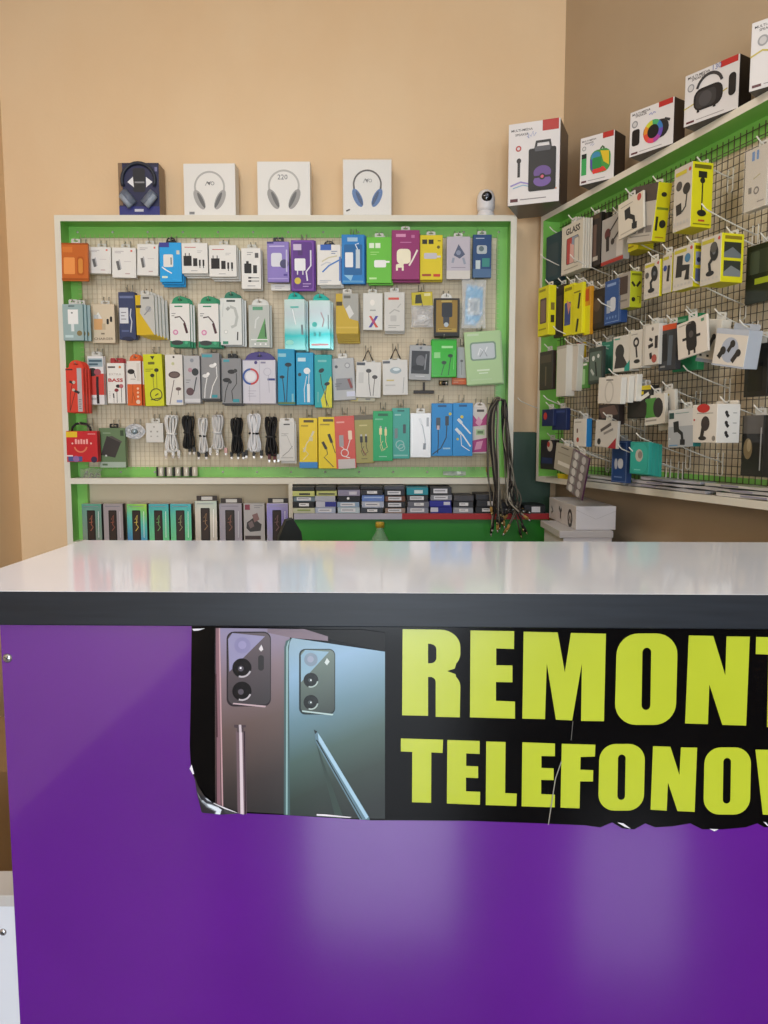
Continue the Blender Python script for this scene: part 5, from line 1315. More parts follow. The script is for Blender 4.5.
# bottle on the floor side of the desk
P = hit(380, 541, (0, YDK - .06, 0), (0, 1, 0)); ptop = hit(380, 522, (0, YDK - .06, 0), (0, 1, 0)).z
root = empty('bottle', place((P.x, YDK - .06, ptop - .24)))
mb = MB(); mb.lathe([(0, 0), (.034, 0), (.036, .01), (.036, .15), (.03, .18), (.013, .21), (.012, .225)], film_mat('a8d0b0', .4), (0, 0, 0), 24); mb.build('body', root)
mb = MB(); mb.lathe([(0, .24), (.0135, .24), (.0145, .237), (.0145, .222), (.0, .222)], mat('c9a83a', .4), (0, 0, 0), 18); mb.build('cap', root)
tag(root, 'clear plastic bottle with a yellow cap in front of the desk', 'bottle')
sb = ptop - .24
root = empty('stool', place((P.x, YDK - .12, 0)))
mb = MB(); mb.box(-.14, -.10, sb - .025, .14, .10, sb - .0005, mat('8a6a44', .5), bev=.004); mb.build('seat', root)
for sx in (-1, 1):
    for sy in (-1, 1):
        mb = MB(); mb.box(sx * .115 - .015, sy * .08 - .015, 0, sx * .115 + .015, sy * .08 + .015, sb - .026, mat('7a5c3a', .5), bev=.002); mb.build('leg', root)
tag(root, 'wooden stool under the bottle behind the counter', 'stool')

# dark rounded chair back
P = hit(291, 530, (0, 1.75, 0), (0, 1, 0))
root = empty('office_chair', place((P.x - .0, 1.75, 0), .25))
pt = hit(291, 519, (0, 1.75, 0), (0, 1, 0)).z
mb = MB()
pts = [(x * .5, z) for x, z in ((-.055, -.42), (.055, -.42), (.07, -.3), (.065, -.12), (.045, -.03), (.01, 0), (-.02, -.004), (-.05, -.04), (-.065, -.12), (-.07, -.3))]
mb.prism([(p[0] * 1.05, p[1] + pt) for p in pts], 0, .035, mat('1f2322', .6)); mb.build('backrest', root)
mb = MB(); mb.box(-.2, -.4, .46, .2, -.0, .53, mat('1f2322', .6), bev=.02); mb.build('seat', root)
mb = MB(); mb.tube([(0, .03, .5), (0, .05, .6), (0, .038, pt - .3)], .012, mat('2a2a2a', .4), 8); mb.build('back_support', root)
mb = MB(); mb.lathe([(.025, .08), (.025, .46)], mat('3a3a3a', .3, .5), (0, -.2, 0), 14); mb.build('gas_column', root)
for k in range(5):
    a = 2 * PI * k / 5
    mb = MB(); mb.tube([(0, -.2, .09), (math.cos(a) * .26, -.2 + math.sin(a) * .26, .06)], .016, mat('222', .4), 6)
    o = mb.build('base_arm', root)
    mb = MB(); mb.lathe([(0, -.012), (.025, -.012), (.025, .012), (0, .012)], mat('1a1a1a', .4), (math.cos(a) * .26, -.2 + math.sin(a) * .26, .028), 14, 'x'); mb.build('caster', o)
tag(root, 'black office chair whose rounded back peeks over the counter', 'chair')

# dark green board standing in the corner
yG = YW - .03
a = hit(513, 432, (0, yG, 0), (0, 1, 0)); b = hit(562, 505, (0, yG, 0), (0, 1, 0))
root = empty('green_board', place((a.x, yG - .02, 0)))
w = min(b.x, XC - .03) - a.x
mb = MB(); mb.prism([(0, .75), (w, .75), (w, a.z - .07)] + [(w - .06 + .06 * math.cos(t), a.z - .06 + .06 * math.sin(t)) for t in [0, .5, 1.0, 1.57]] + [(0, a.z)], 0, .018, noisy('dark_green_paint', '1b3f28', '20462e', 6, .5), ()); mb.build('board', root)
for x in (.02, w - .04):
    mb = MB(); mb.box(x, .0, 0, x + .02, .018, .75, mat('1b3f34', .5)); mb.build('leg', root)
tag(root, 'dark green board standing in the corner beside the pegboard cabinet', 'board')

# white boxes under the right pegboard
zsh = hit(585, 541, (0, 2.2, 0), (0, 1, 0)).z


def corner_box(xe, ytop, ybot, xl, ytl, xr, zbase, name, label, cat, col, pr=(), side_art=(), side=None, dmax=.2, dmin=.05, tab=None, yaw_fix=None, film=False, gloss=.35):
    """box standing on height zbase; near vertical edge at px xe (ytop..ybot), left end of the front's bottom at (xl, ytl)"""
    E = hit(xe, ybot, (0, 0, zbase), (0, 0, 1))
    Lf = hit(xl, ytl, (0, 0, zbase), (0, 0, 1))
    if yaw_fix is not None:
        dv = Vector((-math.cos(yaw_fix), -math.sin(yaw_fix), 0))
        lo, hi = 0.0, 1.0
        for _ in range(40):
            mid = (lo + hi) / 2
            if proj(E + dv * mid)[0] > xl: lo = mid
            else: hi = mid
        Lf = E + dv * lo
    d = E - Lf; yaw = math.atan2(d.y, d.x); w = d.length
    Nv = Vector((math.sin(yaw), -math.cos(yaw), 0))
    top = hit(xe, ytop, E, (E - CAM).normalized().to_2d().to_3d().normalized())
    h = top.z - zbase
    bk = Vector((-math.sin(yaw), math.cos(yaw), 0)); lo, hi = 0.0, .6
    for _ in range(40):
        mid = (lo + hi) / 2
        if proj(E + bk * mid)[0] < xr: lo = mid
        else: hi = mid
    t = max(dmin, min(dmax, lo))
    # keep the back corner out of the right wall
    wall0 = Vector((XC, YW, 0)); wn = NR
    for _ in range(60):
        if min((p + bk * t - wall0).dot(wn) for p in (E, Lf)) < .006: t -= .004
    root, hz = make_package(name, w, h, t, col, pr, tab, side=side or col, side_art=side_art, film=film, gloss=gloss)
    root.matrix_world = place((E + Lf) / 2 + Vector((0, 0, .0003)), yaw)
    tag(root, label, cat)
    return root, yaw


def spk(kind):
    base = [('t', 'MULTI-MEDIA', .05, .1, .06, '2a2829', .01, .42), ('t', 'SPEAKER', .13, .155, .06, '2a2829', .01, .26), ('r', .66, .0, .97, .12 if kind != 1 else .13, 'b8302a'), ('r', .05, .92, .2, .96, '5a2a30'), *lines(.24, .93, .75, 1, '8a8484', .03, .012)]
    return base


ZS = RO.z + RH
# big speaker box
pr1 = spk(1) + [('c', .2, .31, .055, 'b83a34'), ('c', .2, .31, .03, 'd8d0d0'), ('l', [(.21, .45), (.21, .66)], .05, '2b2626'), ('c', .21, .46, .045, '2b2626', .05), ('l', [(.05, .76), (.25, .72), (.45, .76)], .03, '9a8fc8'), ('l', [(.5, .84), (.7, .82), (.95, .84)], .03, 'd89a7a'), ('l', [(.1, .79), (.3, .76), (.5, .8)], .02, '8ab0c8'),
    ('rr', .4, .33, .93, .85, .04, '0a0909'), ('rr', .43, .36, .9, .82, .03, '121011'), ('c', .67, .63, .17, '6a4c90', .13), ('c', .67, .73, .17, '7658a0', .11), ('l', [(.5, .68), (.85, .68)], .04, '191718'), ('c', .67, .68, .06, '1b1718'), ('c', .67, .68, .03, 'd8607a'),
    ('p', [(.5, .35), (.54, .24), (.82, .24), (.85, .35), (.81, .35), (.79, .27), (.57, .27), (.55, .35)], '2a2829'), ('rr', .52, .31, .82, .37, .02, '55555a'), ('l', [(.36, .17), (.4, .2), (.38, .13), (.44, .18), (.48, .12), (.5, .18), (.54, .14)], .014, '8a94c0')]
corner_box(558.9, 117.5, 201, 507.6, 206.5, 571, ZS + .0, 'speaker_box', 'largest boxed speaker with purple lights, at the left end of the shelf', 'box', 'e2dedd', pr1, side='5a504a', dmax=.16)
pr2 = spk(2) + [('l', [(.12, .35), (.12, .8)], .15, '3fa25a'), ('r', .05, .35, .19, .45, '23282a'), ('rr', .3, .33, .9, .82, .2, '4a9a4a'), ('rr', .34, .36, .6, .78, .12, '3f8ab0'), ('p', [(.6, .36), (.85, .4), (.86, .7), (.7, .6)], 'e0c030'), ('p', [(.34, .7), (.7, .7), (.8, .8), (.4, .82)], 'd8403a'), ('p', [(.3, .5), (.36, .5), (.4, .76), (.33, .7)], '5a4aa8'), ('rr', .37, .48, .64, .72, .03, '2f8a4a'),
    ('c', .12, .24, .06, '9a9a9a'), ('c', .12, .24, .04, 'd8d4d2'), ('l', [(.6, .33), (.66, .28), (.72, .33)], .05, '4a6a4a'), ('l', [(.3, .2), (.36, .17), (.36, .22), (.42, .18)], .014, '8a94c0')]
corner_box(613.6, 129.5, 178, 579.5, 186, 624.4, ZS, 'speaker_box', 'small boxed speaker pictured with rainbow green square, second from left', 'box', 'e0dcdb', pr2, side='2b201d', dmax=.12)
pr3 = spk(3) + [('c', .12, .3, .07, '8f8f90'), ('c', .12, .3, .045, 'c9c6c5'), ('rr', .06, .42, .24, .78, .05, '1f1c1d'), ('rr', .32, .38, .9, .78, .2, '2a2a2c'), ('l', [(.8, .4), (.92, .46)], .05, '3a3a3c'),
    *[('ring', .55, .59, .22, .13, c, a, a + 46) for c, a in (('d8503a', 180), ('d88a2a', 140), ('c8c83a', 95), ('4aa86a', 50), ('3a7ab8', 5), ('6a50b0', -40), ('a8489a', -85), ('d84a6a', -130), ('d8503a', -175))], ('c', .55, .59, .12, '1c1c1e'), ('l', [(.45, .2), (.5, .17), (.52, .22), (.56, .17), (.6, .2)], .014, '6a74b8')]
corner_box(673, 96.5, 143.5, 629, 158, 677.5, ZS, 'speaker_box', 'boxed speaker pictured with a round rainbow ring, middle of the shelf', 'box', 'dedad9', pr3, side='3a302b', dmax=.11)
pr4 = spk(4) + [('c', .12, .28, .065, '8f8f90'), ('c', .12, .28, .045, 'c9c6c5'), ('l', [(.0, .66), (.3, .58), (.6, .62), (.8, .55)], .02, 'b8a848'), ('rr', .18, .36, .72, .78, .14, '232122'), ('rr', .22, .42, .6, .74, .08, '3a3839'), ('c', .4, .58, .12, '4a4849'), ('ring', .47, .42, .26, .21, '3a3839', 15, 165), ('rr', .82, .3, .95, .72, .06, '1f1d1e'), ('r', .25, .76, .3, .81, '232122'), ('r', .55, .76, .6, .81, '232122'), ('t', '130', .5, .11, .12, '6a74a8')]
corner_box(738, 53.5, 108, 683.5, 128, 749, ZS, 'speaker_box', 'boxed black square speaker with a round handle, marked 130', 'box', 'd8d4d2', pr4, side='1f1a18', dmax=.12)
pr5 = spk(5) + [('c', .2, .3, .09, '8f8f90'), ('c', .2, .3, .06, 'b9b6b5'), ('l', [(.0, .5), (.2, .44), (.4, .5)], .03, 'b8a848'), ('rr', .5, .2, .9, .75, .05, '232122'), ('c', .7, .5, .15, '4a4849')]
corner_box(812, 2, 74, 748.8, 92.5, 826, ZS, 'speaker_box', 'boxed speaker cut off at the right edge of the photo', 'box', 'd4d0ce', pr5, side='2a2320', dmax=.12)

# ------------------------------------------------------------------ things hanging on the right pegboard
HGR = 'white wire hooks on the right pegboard'


def ri(xl, xe, yt, yb, off, short, cat, col, pr=(), xr=None, t=.012, tab='clear', roll=0.0, tw=0.0, n=1, step=(0, 0), hook=True, film=False, **kw):
    """front face between px columns xl and xe; yt/yb are rows on the edge xe; xr = right end of the side face"""
    P = RMESH + NR * off
    Et = hit(xe, yt, P, NR); Eb = hit(xe, yb, P, NR)
    yaw = THR + tw
    dx = Vector((math.cos(yaw), math.sin(yaw), 0)); bk = Vector((-math.sin(yaw), math.cos(yaw), 0))
    lo, hi = 0.0, .6
    for _ in range(40):
        mid = (lo + hi) / 2
        if proj(Vector((Eb.x, Eb.y, (Et.z + Eb.z) / 2)) - dx * mid)[0] > xl: lo = mid
        else: hi = mid
    w = lo; h = Et.z - Eb.z
    if xr is not None:
        lo, hi = 0.0, .3
        for _ in range(40):
            mid = (lo + hi) / 2
            if proj(Vector((Eb.x, Eb.y, (Et.z + Eb.z) / 2)) + bk * mid)[0] < xr: lo = mid
            else: hi = mid
        t = lo
    t = min(t, (off - .004) / n - .0012 if n > 1 else off - .004)
    root, hz = make_package(kw.pop('name', 'accessory_package'), w, h, t, col, pr, tab, film=film, **kw)
    ctr = Vector((Eb.x, Eb.y, Eb.z)) - dx * (w / 2)
    M = place(ctr + Vector((0, 0, h)), yaw) @ Matrix.Rotation(math.radians(roll), 4, 'Y') @ Matrix.Translation((0, 0, -h))
    stack_out(root, M, n, (step[0], t + .0012, step[1]), short, None, cat)
    if hook:
        hp = M @ Vector((0, t, hz))
        dist = (hp - RMESH).dot(NR)
        base = hp - NR * (dist - .001)
        add_hook(base - Vector((0, 0, .0005 + dist * HSLOPE)), THR, dist + .02, 'white hook holding the ' + short, HGR, HOOKW)
    return root


YL, YLS = 'd9d01c', 'd2c81a'
hold_side = [('c', .5, .2, .2, '2d2c22', .12), ('l', [(.5, .25), (.5, .75)], .07, '2d2c22'), ('c', .5, .78, .22, '2d2c22', .14), ('r', .3, .9, .7, .92, 'b84a2a'), ('r', .1, .05, .9, .1, '5a5618')]
foot = [('r', .06 + .18 * i, .86, .16 + .18 * i, .91, 'bcb8b0') for i in range(5)]

# top row
ri(546, 560, 231, 278, .075, 'dark teal film-covered glass pack at the far left top', 'card', '2e454c', [('c', .6, .45, .06, 'b9b4a8'), ('rr', .15, .2, .85, .9, .08, '3d4c50')], t=.006, n=4, step=(-.004, -.004), tab='in')
ri(561.5, 582.3, 218, 268, .1, 'white card lettered GLASS with a phone picture', 'card', 'd3ccbd',
   [('t', 'GLASS', .2, .2, .2, '2a2422', .03, .66), ('rr', .24, .28, .8, .82, .05, '3a3f48'), ('rr', .27, .29, .77, .81, .04, '8e9ab0'), ('p', [(.27, .29), (.5, .29), (.45, .81), (.27, .81)], 'b84a44'), ('p', [(.42, .4), (.7, .5), (.66, .81), (.4, .81)], 'd8a8a0'), ('rr', .6, .32, .84, .84, .04, '9a948c'), ('rr', .63, .34, .81, .82, .04, 'd3ccbd'), *lines(.15, .9, .8, 1, 'a09888')],
   t=.006, n=4, step=(.002, 0))
ri(584, 600, 212, 264, .07, 'dark brown boxed phone case behind the GLASS card', 'box', '2e2520', [('rr', .2, .2, .75, .82, .05, '6a5348'), ('r', .55, .82, .85, .9, 'b9b2a6'), ('r', .1, .02, .9, .1, '51402c')], t=.014, n=2, step=(.01, -.002), side='1c1713')
ri(601.5, 623, 211, 258.5, .075, 'grey earphone box with a red bottom stripe', 'earphones', 'aaa6a2', [('r', 0, .92, 1, 1, 'a8382e'), ('c', .28, .35, .14, '5e2c30', .14), ('l', [(.28, .4), (.3, .72)], .14, '2c2526'), ('l', [(.35, .33), (.85, .02)], .05, '37302e'), ('l', [(.5, .55), (.85, .35)], .05, '37302e'), ('c', .52, .55, .08, '37302e'), ('r', .7, .5, .98, .9, 'cbc6c0')], t=.02)
ri(617.5, 642, 192, 229, .14, 'tilted white card with a black phone holder', 'card', 'd8d0c0', [*arm_holder(.5, .52, .5), ('c', .85, .12, .08, 'b84a44'), *lines(.12, .14, .6, 1, '8e877a'), ('r', .1, .88, .6, .91, 'b0a898')], t=.006, roll=-4)
ri(622.5, 637.5, 219, 249, .06, 'low yellow box under the tilted white card', 'box', YL, [('r', 0, 0, 1, .72, 'a89e90'), ('r', .2, .82, .75, .88, '9a8a18')], t=.05, side=YLS)
ri(632, 657, 179, 236, .13, 'tilted box with white front and yellow side, two holder pictures', 'box', 'b9b2a6', [('r', 0, 0, 1, .3, '4e443e'), *[('r', .12 + .3 * i, .72, .34 + .3 * i, .84, '7c7570') for i in range(3)], ('r', .1, .88, .9, .9, '8c857c')], xr=672, roll=9, side=YL, top=YLS,
   side_art=[('c', .5, .2, .2, '2d2c22', .14), ('r', .1, .42, .9, .46, '7a8a2a'), ('c', .62, .7, .24, '2d2c22', .24), ('l', [(.2, .58), (.2, .82)], .16, '2d2c22'), ('r', .2, .92, .8, .94, 'b88a20')])
ri(673.5, 690.3, 162, 226.5, .135, 'tall white and yellow suction holder box', 'box', 'c6beb0', [('c', .3, .3, .17, '4a4846', .17), ('c', .72, .38, .2, '33322f', .2), ('l', [(.75, .45), (.7, .65), (.5, .72)], .07, '33322f'), ('l', [(.3, .58), (.35, .75)], .3, '33322f'), ('r', .1, .08, .7, .14, 'c8b83a'), ('c', .88, .1, .07, 'b84a44'), *foot], xr=712.5, side=YL, top=YLS,
   side_art=[('r', .1, .04, .9, .1, '6a6418'), ('r', .3, .14, .7, .24, '22221c'), ('c', .5, .28, .12, '22221c'), ('l', [(.5, .26), (.5, .76)], .06, '22221c'), ('c', .5, .78, .22, '22221c', .13), ('r', .35, .88, .65, .91, 'b84a2a'), ('r', .1, .94, .9, .96, '8a8418')])
ri(744.5, 766, 143, 205, .07, 'white blister box with blue lettering near the right edge', 'box', 'c3bbaf', [('r', .3, .05, .42, .2, '5a84b8'), ('r', .5, .05, .6, .2, '5a84b8'), ('l', [(.4, .5), (.7, .45)], .03, 'a09a6a'), ('r', .2, .62, .34, .72, '6a6460'), ('ring', .55, .7, .12, .07, '6a6460'), ('r', .6, .88, .9, .9, '8a8480')], t=.018, film=True)
# second row
ri(538, 548, 285, 334.5, .15, 'yellow windowed case box at the left end', 'box', YL, [('rr', .2, .24, .8, .75, .06, '5a463c'), ('rr', .28, .28, .72, .72, .05, '7e655a'), ('r', .1, .05, .7, .1, '9a9018'), ('r', .1, .85, .8, .88, '9a9018')], xr=556, side=YL, side_art=[('r', .3, .35, .8, .5, '7a6a30'), ('r', .3, .6, .8, .75, '3a3420')])
ri(554, 563.5, 284, 336, .1, 'dark brown slim case between yellow boxes', 'box', '3f3226', [('r', .2, .2, .8, .9, '5c4a38')], t=.015)
ri(563.5, 573, 283, 334, .12, 'yellow card with a blue and red figure, left of three', 'card', YL, [('r', .1, .35, .7, .8, '3a4a88'), ('p', [(.3, .3), (.75, .4), (.5, .6)], 'c8887a'), ('r', .1, .06, .8, .12, '8a8018')], t=.012)
ri(572.5, 581.5, 282, 333, .12, 'yellow card with black slashes, middle of three', 'card', YL, [('l', [(.75, .2), (.6, .5)], .2, '2a281c'), ('l', [(.6, .7), (.45, .95)], .2, '2a281c'), ('r', .1, .15, .8, .18, '8a8018')], t=.012)
ri(583, 589.5, 286, 334, .11, 'narrow orange and yellow card, right of three', 'card', 'c88a1c', [('r', .2, .4, 1, 1, YL), ('r', .0, .05, .8, .3, 'b84a24')], t=.012)
ri(588.5, 605, 287, 327, .1, 'near-black case box with faint picture', 'box', '2b241e', [('rr', .15, .2, .8, .85, .06, '3f352b'), ('c', .5, .4, .2, '57493c')], t=.02)
ri(604.5, 620, 277, 322, .11, 'blue box showing a white car charger, upper one', 'box', '33538c', [('rr', .35, .4, .7, .72, .12, 'c9ccd2'), ('r', .15, .45, .38, .74, 'a8b0bc'), ('r', .15, .08, .7, .14, '8aa0c8'), ('l', [(.08, .95), (.92, .95)], .02, '8aa0c8'), ('l', [(.92, .05), (.92, .95)], .02, '8aa0c8'), *[('c', .2 + .18 * i, .85, .05, '6a88b8') for i in range(4)]], xr=628, side='2a4678')
ri(618, 629.5, 271, 307, .11, 'grey and lime box with two holder drawings on its side', 'box', '9e958a', [('r', .1, .1, .8, .6, '4a3a34'), ('r', .15, .75, .8, .8, '7a736a')], xr=642, side='bcc22a', top='bcc22a', side_art=[('l', [(.15, .3), (.4, .42)], .18, '2d2c22'), ('l', [(.55, .42), (.85, .28)], .18, '2d2c22'), ('c', .3, .78, .16, '2d2c22'), ('l', [(.6, .7), (.85, .7), (.85, .88)], .06, '5a5a22'), ('r', .1, .06, .9, .12, '7a8018')])
hf = [('r', .05, .06, .65, .14, 'b9ae3a'), ('c', .88, .09, .06, 'b84a44'), *foot]
ri(644, 659, 259, 296, .13, 'white car holder box, leftmost of the yellow-edged row', 'box', 'c9c2b4', hf + holder(.5, .5, .5) + [('c', .2, .35, .12, '5a5854')], xr=662.5, side=YL)
ri(662.5, 671, 253, 292, .13, 'narrow white car holder box with blue lens dot', 'box', 'c6bfb1', hf + [('c', .3, .35, .2, '3a4a88'), ('l', [(.7, .3), (.6, .7)], .25, '33322f')], xr=673.5, side=YL)
ri(673, 692.5, 243, 286.5, .135, 'white clamp holder box with a blue globe picture', 'box', 'cac3b5', hf + [('l', [(.35, .2), (.3, .7)], .3, '33322f'), ('l', [(.35, .5), (.75, .52), (.7, .8)], .22, '33322f'), ('c', .72, .3, .14, '4a7a98')], xr=703.5, side=YL, top=YLS, side_art=[('r', .15, .06, .85, .14, '6a6418'), ('c', .5, .35, .28, '3a4a78', .16), ('r', .2, .2, .8, .5, '8a94b8'), ('c', .5, .38, .2, '27315e'), ('r', .2, .58, .8, .88, '5a6490')])
ri(700.5, 720, 233, 281.5, .14, 'white and yellow holder box with two car photos', 'box', 'c6bfb0', hf + holder(.5, .5, .48) + [('c', .65, .25, .17, '57554f')], xr=743.5, side=YL, top=YLS, side_art=[('r', .15, .05, .9, .12, '8a7a18'), ('r', .12, .18, .88, .5, '2e3228'), ('p', [(.12, .4), (.5, .28), (.88, .42), (.88, .5), (.12, .5)], '6a7072'), ('r', .12, .56, .88, .88, '33372e'), ('p', [(.12, .8), (.45, .66), (.88, .76), (.88, .88), (.12, .88)], '7a7e7c')])
ri(746, 771, 240, 300, .05, 'dark green film bag with a lime stripe at right edge', 'bag', '2c3022', [('r', .1, .1, .85, .5, '3a4030'), ('r', .35, .58, .9, .68, '9aa82c'), ('rr', .15, .12, .5, .5, .06, '4c5440')], t=.02, gloss=.12)
# third row
ri(539.5, 552, 350, 389, .12, 'dark brown film bag at the left end, third row', 'bag', '3a312a', [('r', .1, .1, .9, .3, '54463a'), ('l', [(.5, .4), (.5, .9)], .1, '6a5a4a')], t=.014)
ri(556.5, 565.5, 345, 396, .14, 'white slim box standing forward, left of two', 'box', 'cbc5b8', [('r', .0, .0, 1, .06, 'a8a294')], t=.03, tab='in')
ri(567, 577.5, 343, 390, .12, 'white slim box, tilted, right of two', 'box', 'c2bbae', [('r', .1, .02, .9, .05, 'a09a8c')], t=.02, roll=4, tab='in')
ri(575.5, 582, 342, 388, .08, 'thin red and yellow card edge behind the white boxes', 'card', 'c8a41c', [('r', 0, 0, 1, .2, 'b83a2a')], t=.012)
ri(579, 587.5, 362, 388, .1, 'small green card with a white bottle shape', 'card', '4f8a3a', [('rr', .3, .25, .7, .85, .1, '9ac08a'), ('r', .1, .04, .9, .12, 'dadad0')], t=.01)
ri(588.5, 602, 346, 383, .11, 'black framed clear pack with small tools', 'pack', '3a423c', [('rr', .1, .12, .9, .9, .05, '5c6a60'), ('c', .35, .3, .1, 'd3d6d0'), ('c', .7, .25, .08, 'd3d6d0'), ('l', [(.5, .4), (.6, .8)], .1, '1f2421'), ('l', [(.2, .6), (.4, .75)], .12, 'b9beb8')], t=.01, film=False)
ri(598, 612, 341, 373, .07, 'teal pack behind the black framed pack', 'pack', '3a8c74', [('r', .2, .1, .8, .14, '8ac8b4'), ('r', .3, .4, .7, .8, '2f7460')], t=.012, n=2, step=(-.01, .006))
ri(613, 629.5, 334, 370.5, .12, 'white box with black suction cup holder and teal corner', 'box', 'd0cbc0', [('c', .4, .45, .26, '3a3735', .26), ('p', [(.2, .55), (.6, .55), (.95, .9), (.1, .9)], '3a3735'), ('p', [(.7, .9), (1, .7), (1, 1), (.7, 1)], '2f9484'), ('r', .08, .06, .4, .1, '4a9a86')], t=.03)
ri(630, 641.5, 329, 367.5, .125, 'white box with a round-headed stand picture', 'box', 'd0cbc0', [('ring', .5, .32, .24, .12, '33302e'), ('l', [(.5, .42), (.6, .72)], .13, '33302e'), ('c', .6, .82, .25, '33302e', .1), *lines(.1, .1, .6, 1, '8a867c')], t=.03)
ri(643, 658, 323, 364, .13, 'white box with small black gadget pictures', 'box', 'd3cdc2', [('l', [(.4, .35), (.6, .4)], .12, '33302e'), ('l', [(.35, .55), (.65, .5)], .14, '33302e'), ('l', [(.5, .7), (.55, .85)], .16, '33302e'), ('c', .6, .12, .07, '7a746c'), ('r', 0, .0, .15, 1, 'c2bbae'), ('l', [(.85, .3), (.85, .6)], .18, '3a3432'), ('c', .75, .85, .16, 'a8544a')], t=.012, n=3, step=(-.003, 0), top='3a7a5a')
ri(659, 675, 323, 369, .12, 'dark pack with an orange top behind white cards', 'pack', '3c3d40', [('r', 0, 0, 1, .12, 'cb5026'), ('l', [(.3, .2), (.4, .8)], .3, '22201f'), ('l', [(.7, .25), (.65, .9)], .25, '57606a'), ('r', .1, .9, .4, .94, '8a8a8a')], t=.016)
ri(673, 697, 313, 369.5, .06, 'green box low behind the tilted white holder card', 'box', '2a8656', [('r', .35, .85, .42, .95, '1c5c3a'), ('r', .1, .05, .5, .1, '7ac09a')], t=.02)
ri(676, 705, 316.5, 354, .15, 'tilted white card with a brown-black clip holder', 'card', 'd8cfc2', clip_holder(.48, .5, .5) + [('r', .82, .08, .92, .16, '5a8a6a'), *lines(.08, .08, .5, 1, '8a8478')], t=.006, roll=-7)
ri(701, 721, 317, 361, .12, 'white box with two small black holders, behind its twin', 'box', 'd3ccbe', [('l', [(.3, .4), (.15, .62)], .12, '33302e'), ('l', [(.7, .4), (.55, .65)], .14, '33302e'), ('c', .3, .4, .09, '33302e'), ('c', .72, .4, .1, '33302e'), ('r', .15, .82, .27, .87, '2a2a2a'), ('r', .5, .82, .62, .87, '2a2a2a'), ('r', 0, .92, 1, 1, '9aa0ac')], t=.025, roll=10)
ri(717, 749, 320, 365, .15, 'white box with three black holders on a pale blue disc', 'box', 'd9d2c6', [('c', .5, .55, .27, 'aab2c0'), ('r', 0, .0, 1, .14, 'b6bcc6'), ('l', [(.55, .4), (.45, .6)], .09, '33302e'), ('c', .57, .38, .08, '33302e'), ('l', [(.28, .6), (.18, .78)], .12, '33302e'), ('c', .3, .58, .09, '33302e'), ('l', [(.75, .62), (.62, .85)], .11, '33302e'), ('c', .78, .6, .08, '33302e'), ('r', 0, .95, 1, 1, 'a9b0bc')], t=.035, roll=10, tab=('rect', .14, .8), tabcol='a9b0ba', side='aeb4be')
ri(744.5, 766, 338, 396, .07, 'black film bag with white label, hanging right of the white boxes', 'bag', '262624', [('rr', .15, .15, .4, .35, .04, '6a6a66'), ('r', .6, .0, .95, .08, 'b9b7b0'), ('r', .2, .4, .8, .9, '1c1c1b')], t=.018, gloss=.12)
# fourth row
ri(598.5, 621, 376, 403, .17, 'white cable box with hang hole in the fourth row', 'box', 'd6d0c5', [('c', .5, .55, .2, 'bdb7ac', .28), ('c', .5, .55, .15, 'd6d0c5', .23), ('r', .35, .08, .65, .12, '3a3835')], t=.016, roll=3, n=3, step=(.008, .004), tab='in')
ri(598.5, 618, 403.5, 424.5, .09, 'small dark phone pack below the white cable boxes', 'pack', '3c3230', [('p', [(0, .2), (.8, .05), (1, .5), (.2, .7)], '6c5750'), ('r', .2, .7, .9, .95, '262120')], t=.02)
ri(627.5, 650, 385, 418, .12, 'black pack with bright yellow header stripes', 'pack', '26231f', [('r', 0, 0, 1, .13, 'c9b81c'), ('r', 0, .17, .7, .27, 'c9b81c'), ('r', 0, .31, .45, .38, 'c9b81c'), ('p', [(.45, .4), (.9, .2), (.95, .3), (.6, .46)], 'dedad0'), ('rr', .15, .5, .85, .95, .08, '332e29')], t=.012, n=2, step=(-.004, 0))
ri(644, 663.5, 394, 424.5, .12, 'small green and white card with dark disc', 'card', 'd0cabd', [('r', .05, .1, .6, .75, '4c8a3c'), ('c', .68, .45, .24, '33302e', .3), ('r', .05, .82, .6, .88, '9a948a')], t=.01, roll=-4)
ri(657, 673, 390, 430, .1, 'narrow white card with black stalk holder', 'card', 'cec8bb', [('l', [(.5, .35), (.55, .8)], .22, '33302e'), ('c', .5, .35, .14, '33302e'), ('r', .1, .1, .7, .14, 'b9a41c')], t=.01, roll=-5)
ri(667.5, 691.5, 408.5, 447.5, .15, 'white to grey holder box with teal edges', 'box', 'c2c2bf', [('r', 0, .45, 1, 1, 'a2a6a8'), ('r', .05, .08, .25, .24, '2d4a46'), *lines(.3, .1, .85, 1, '6a8a84'), *arm_holder(.45, .58, .48), ('r', .05, .93, .4, .96, '5a8ab0')], t=.022, side='27706a', roll=-3)
ri(692, 716, 399.5, 443, .15, 'white holder box with a red cap and three small side pictures', 'box', 'd6cfc3', [('c', .45, .1, .26, 'b8342e', .12), ('l', [(.5, .45), (.42, .85)], .14, '33302e'), ('c', .55, .5, .17, '3f3836', .2), ('c', .45, .88, .16, '33302e', .06), *lines(.2, .22, .85, 1, '8a847a'), ('c', .9, .88, .07, '8a847a'), ('c', .1, .4, .03, 'b8342e')], xr=740, side='ddd8d0', side_art=[*sum([[('l', [(.4, .25 + .26 * i), (.5, .33 + .26 * i)], .12, '33302e'), ('c', .4, .22 + .26 * i, .07, '33302e'), ('r', .68, .22 + .26 * i, .85, .235 + .26 * i, '6a665e')] for i in range(3)], [])], tab=('rect', .1, .9))
ri(741.5, 762, 415, 477, .08, 'black zip bag with brown straps inside, bottom right', 'bag', '252421', [('r', .05, .0, .95, .3, '57524c'), ('c', .3, .55, .2, '7a6a4c', .35), ('c', .35, .5, .1, '9a8a6a', .2), ('r', .85, .2, .9, .9, '9a9a98')], t=.02, gloss=.12)
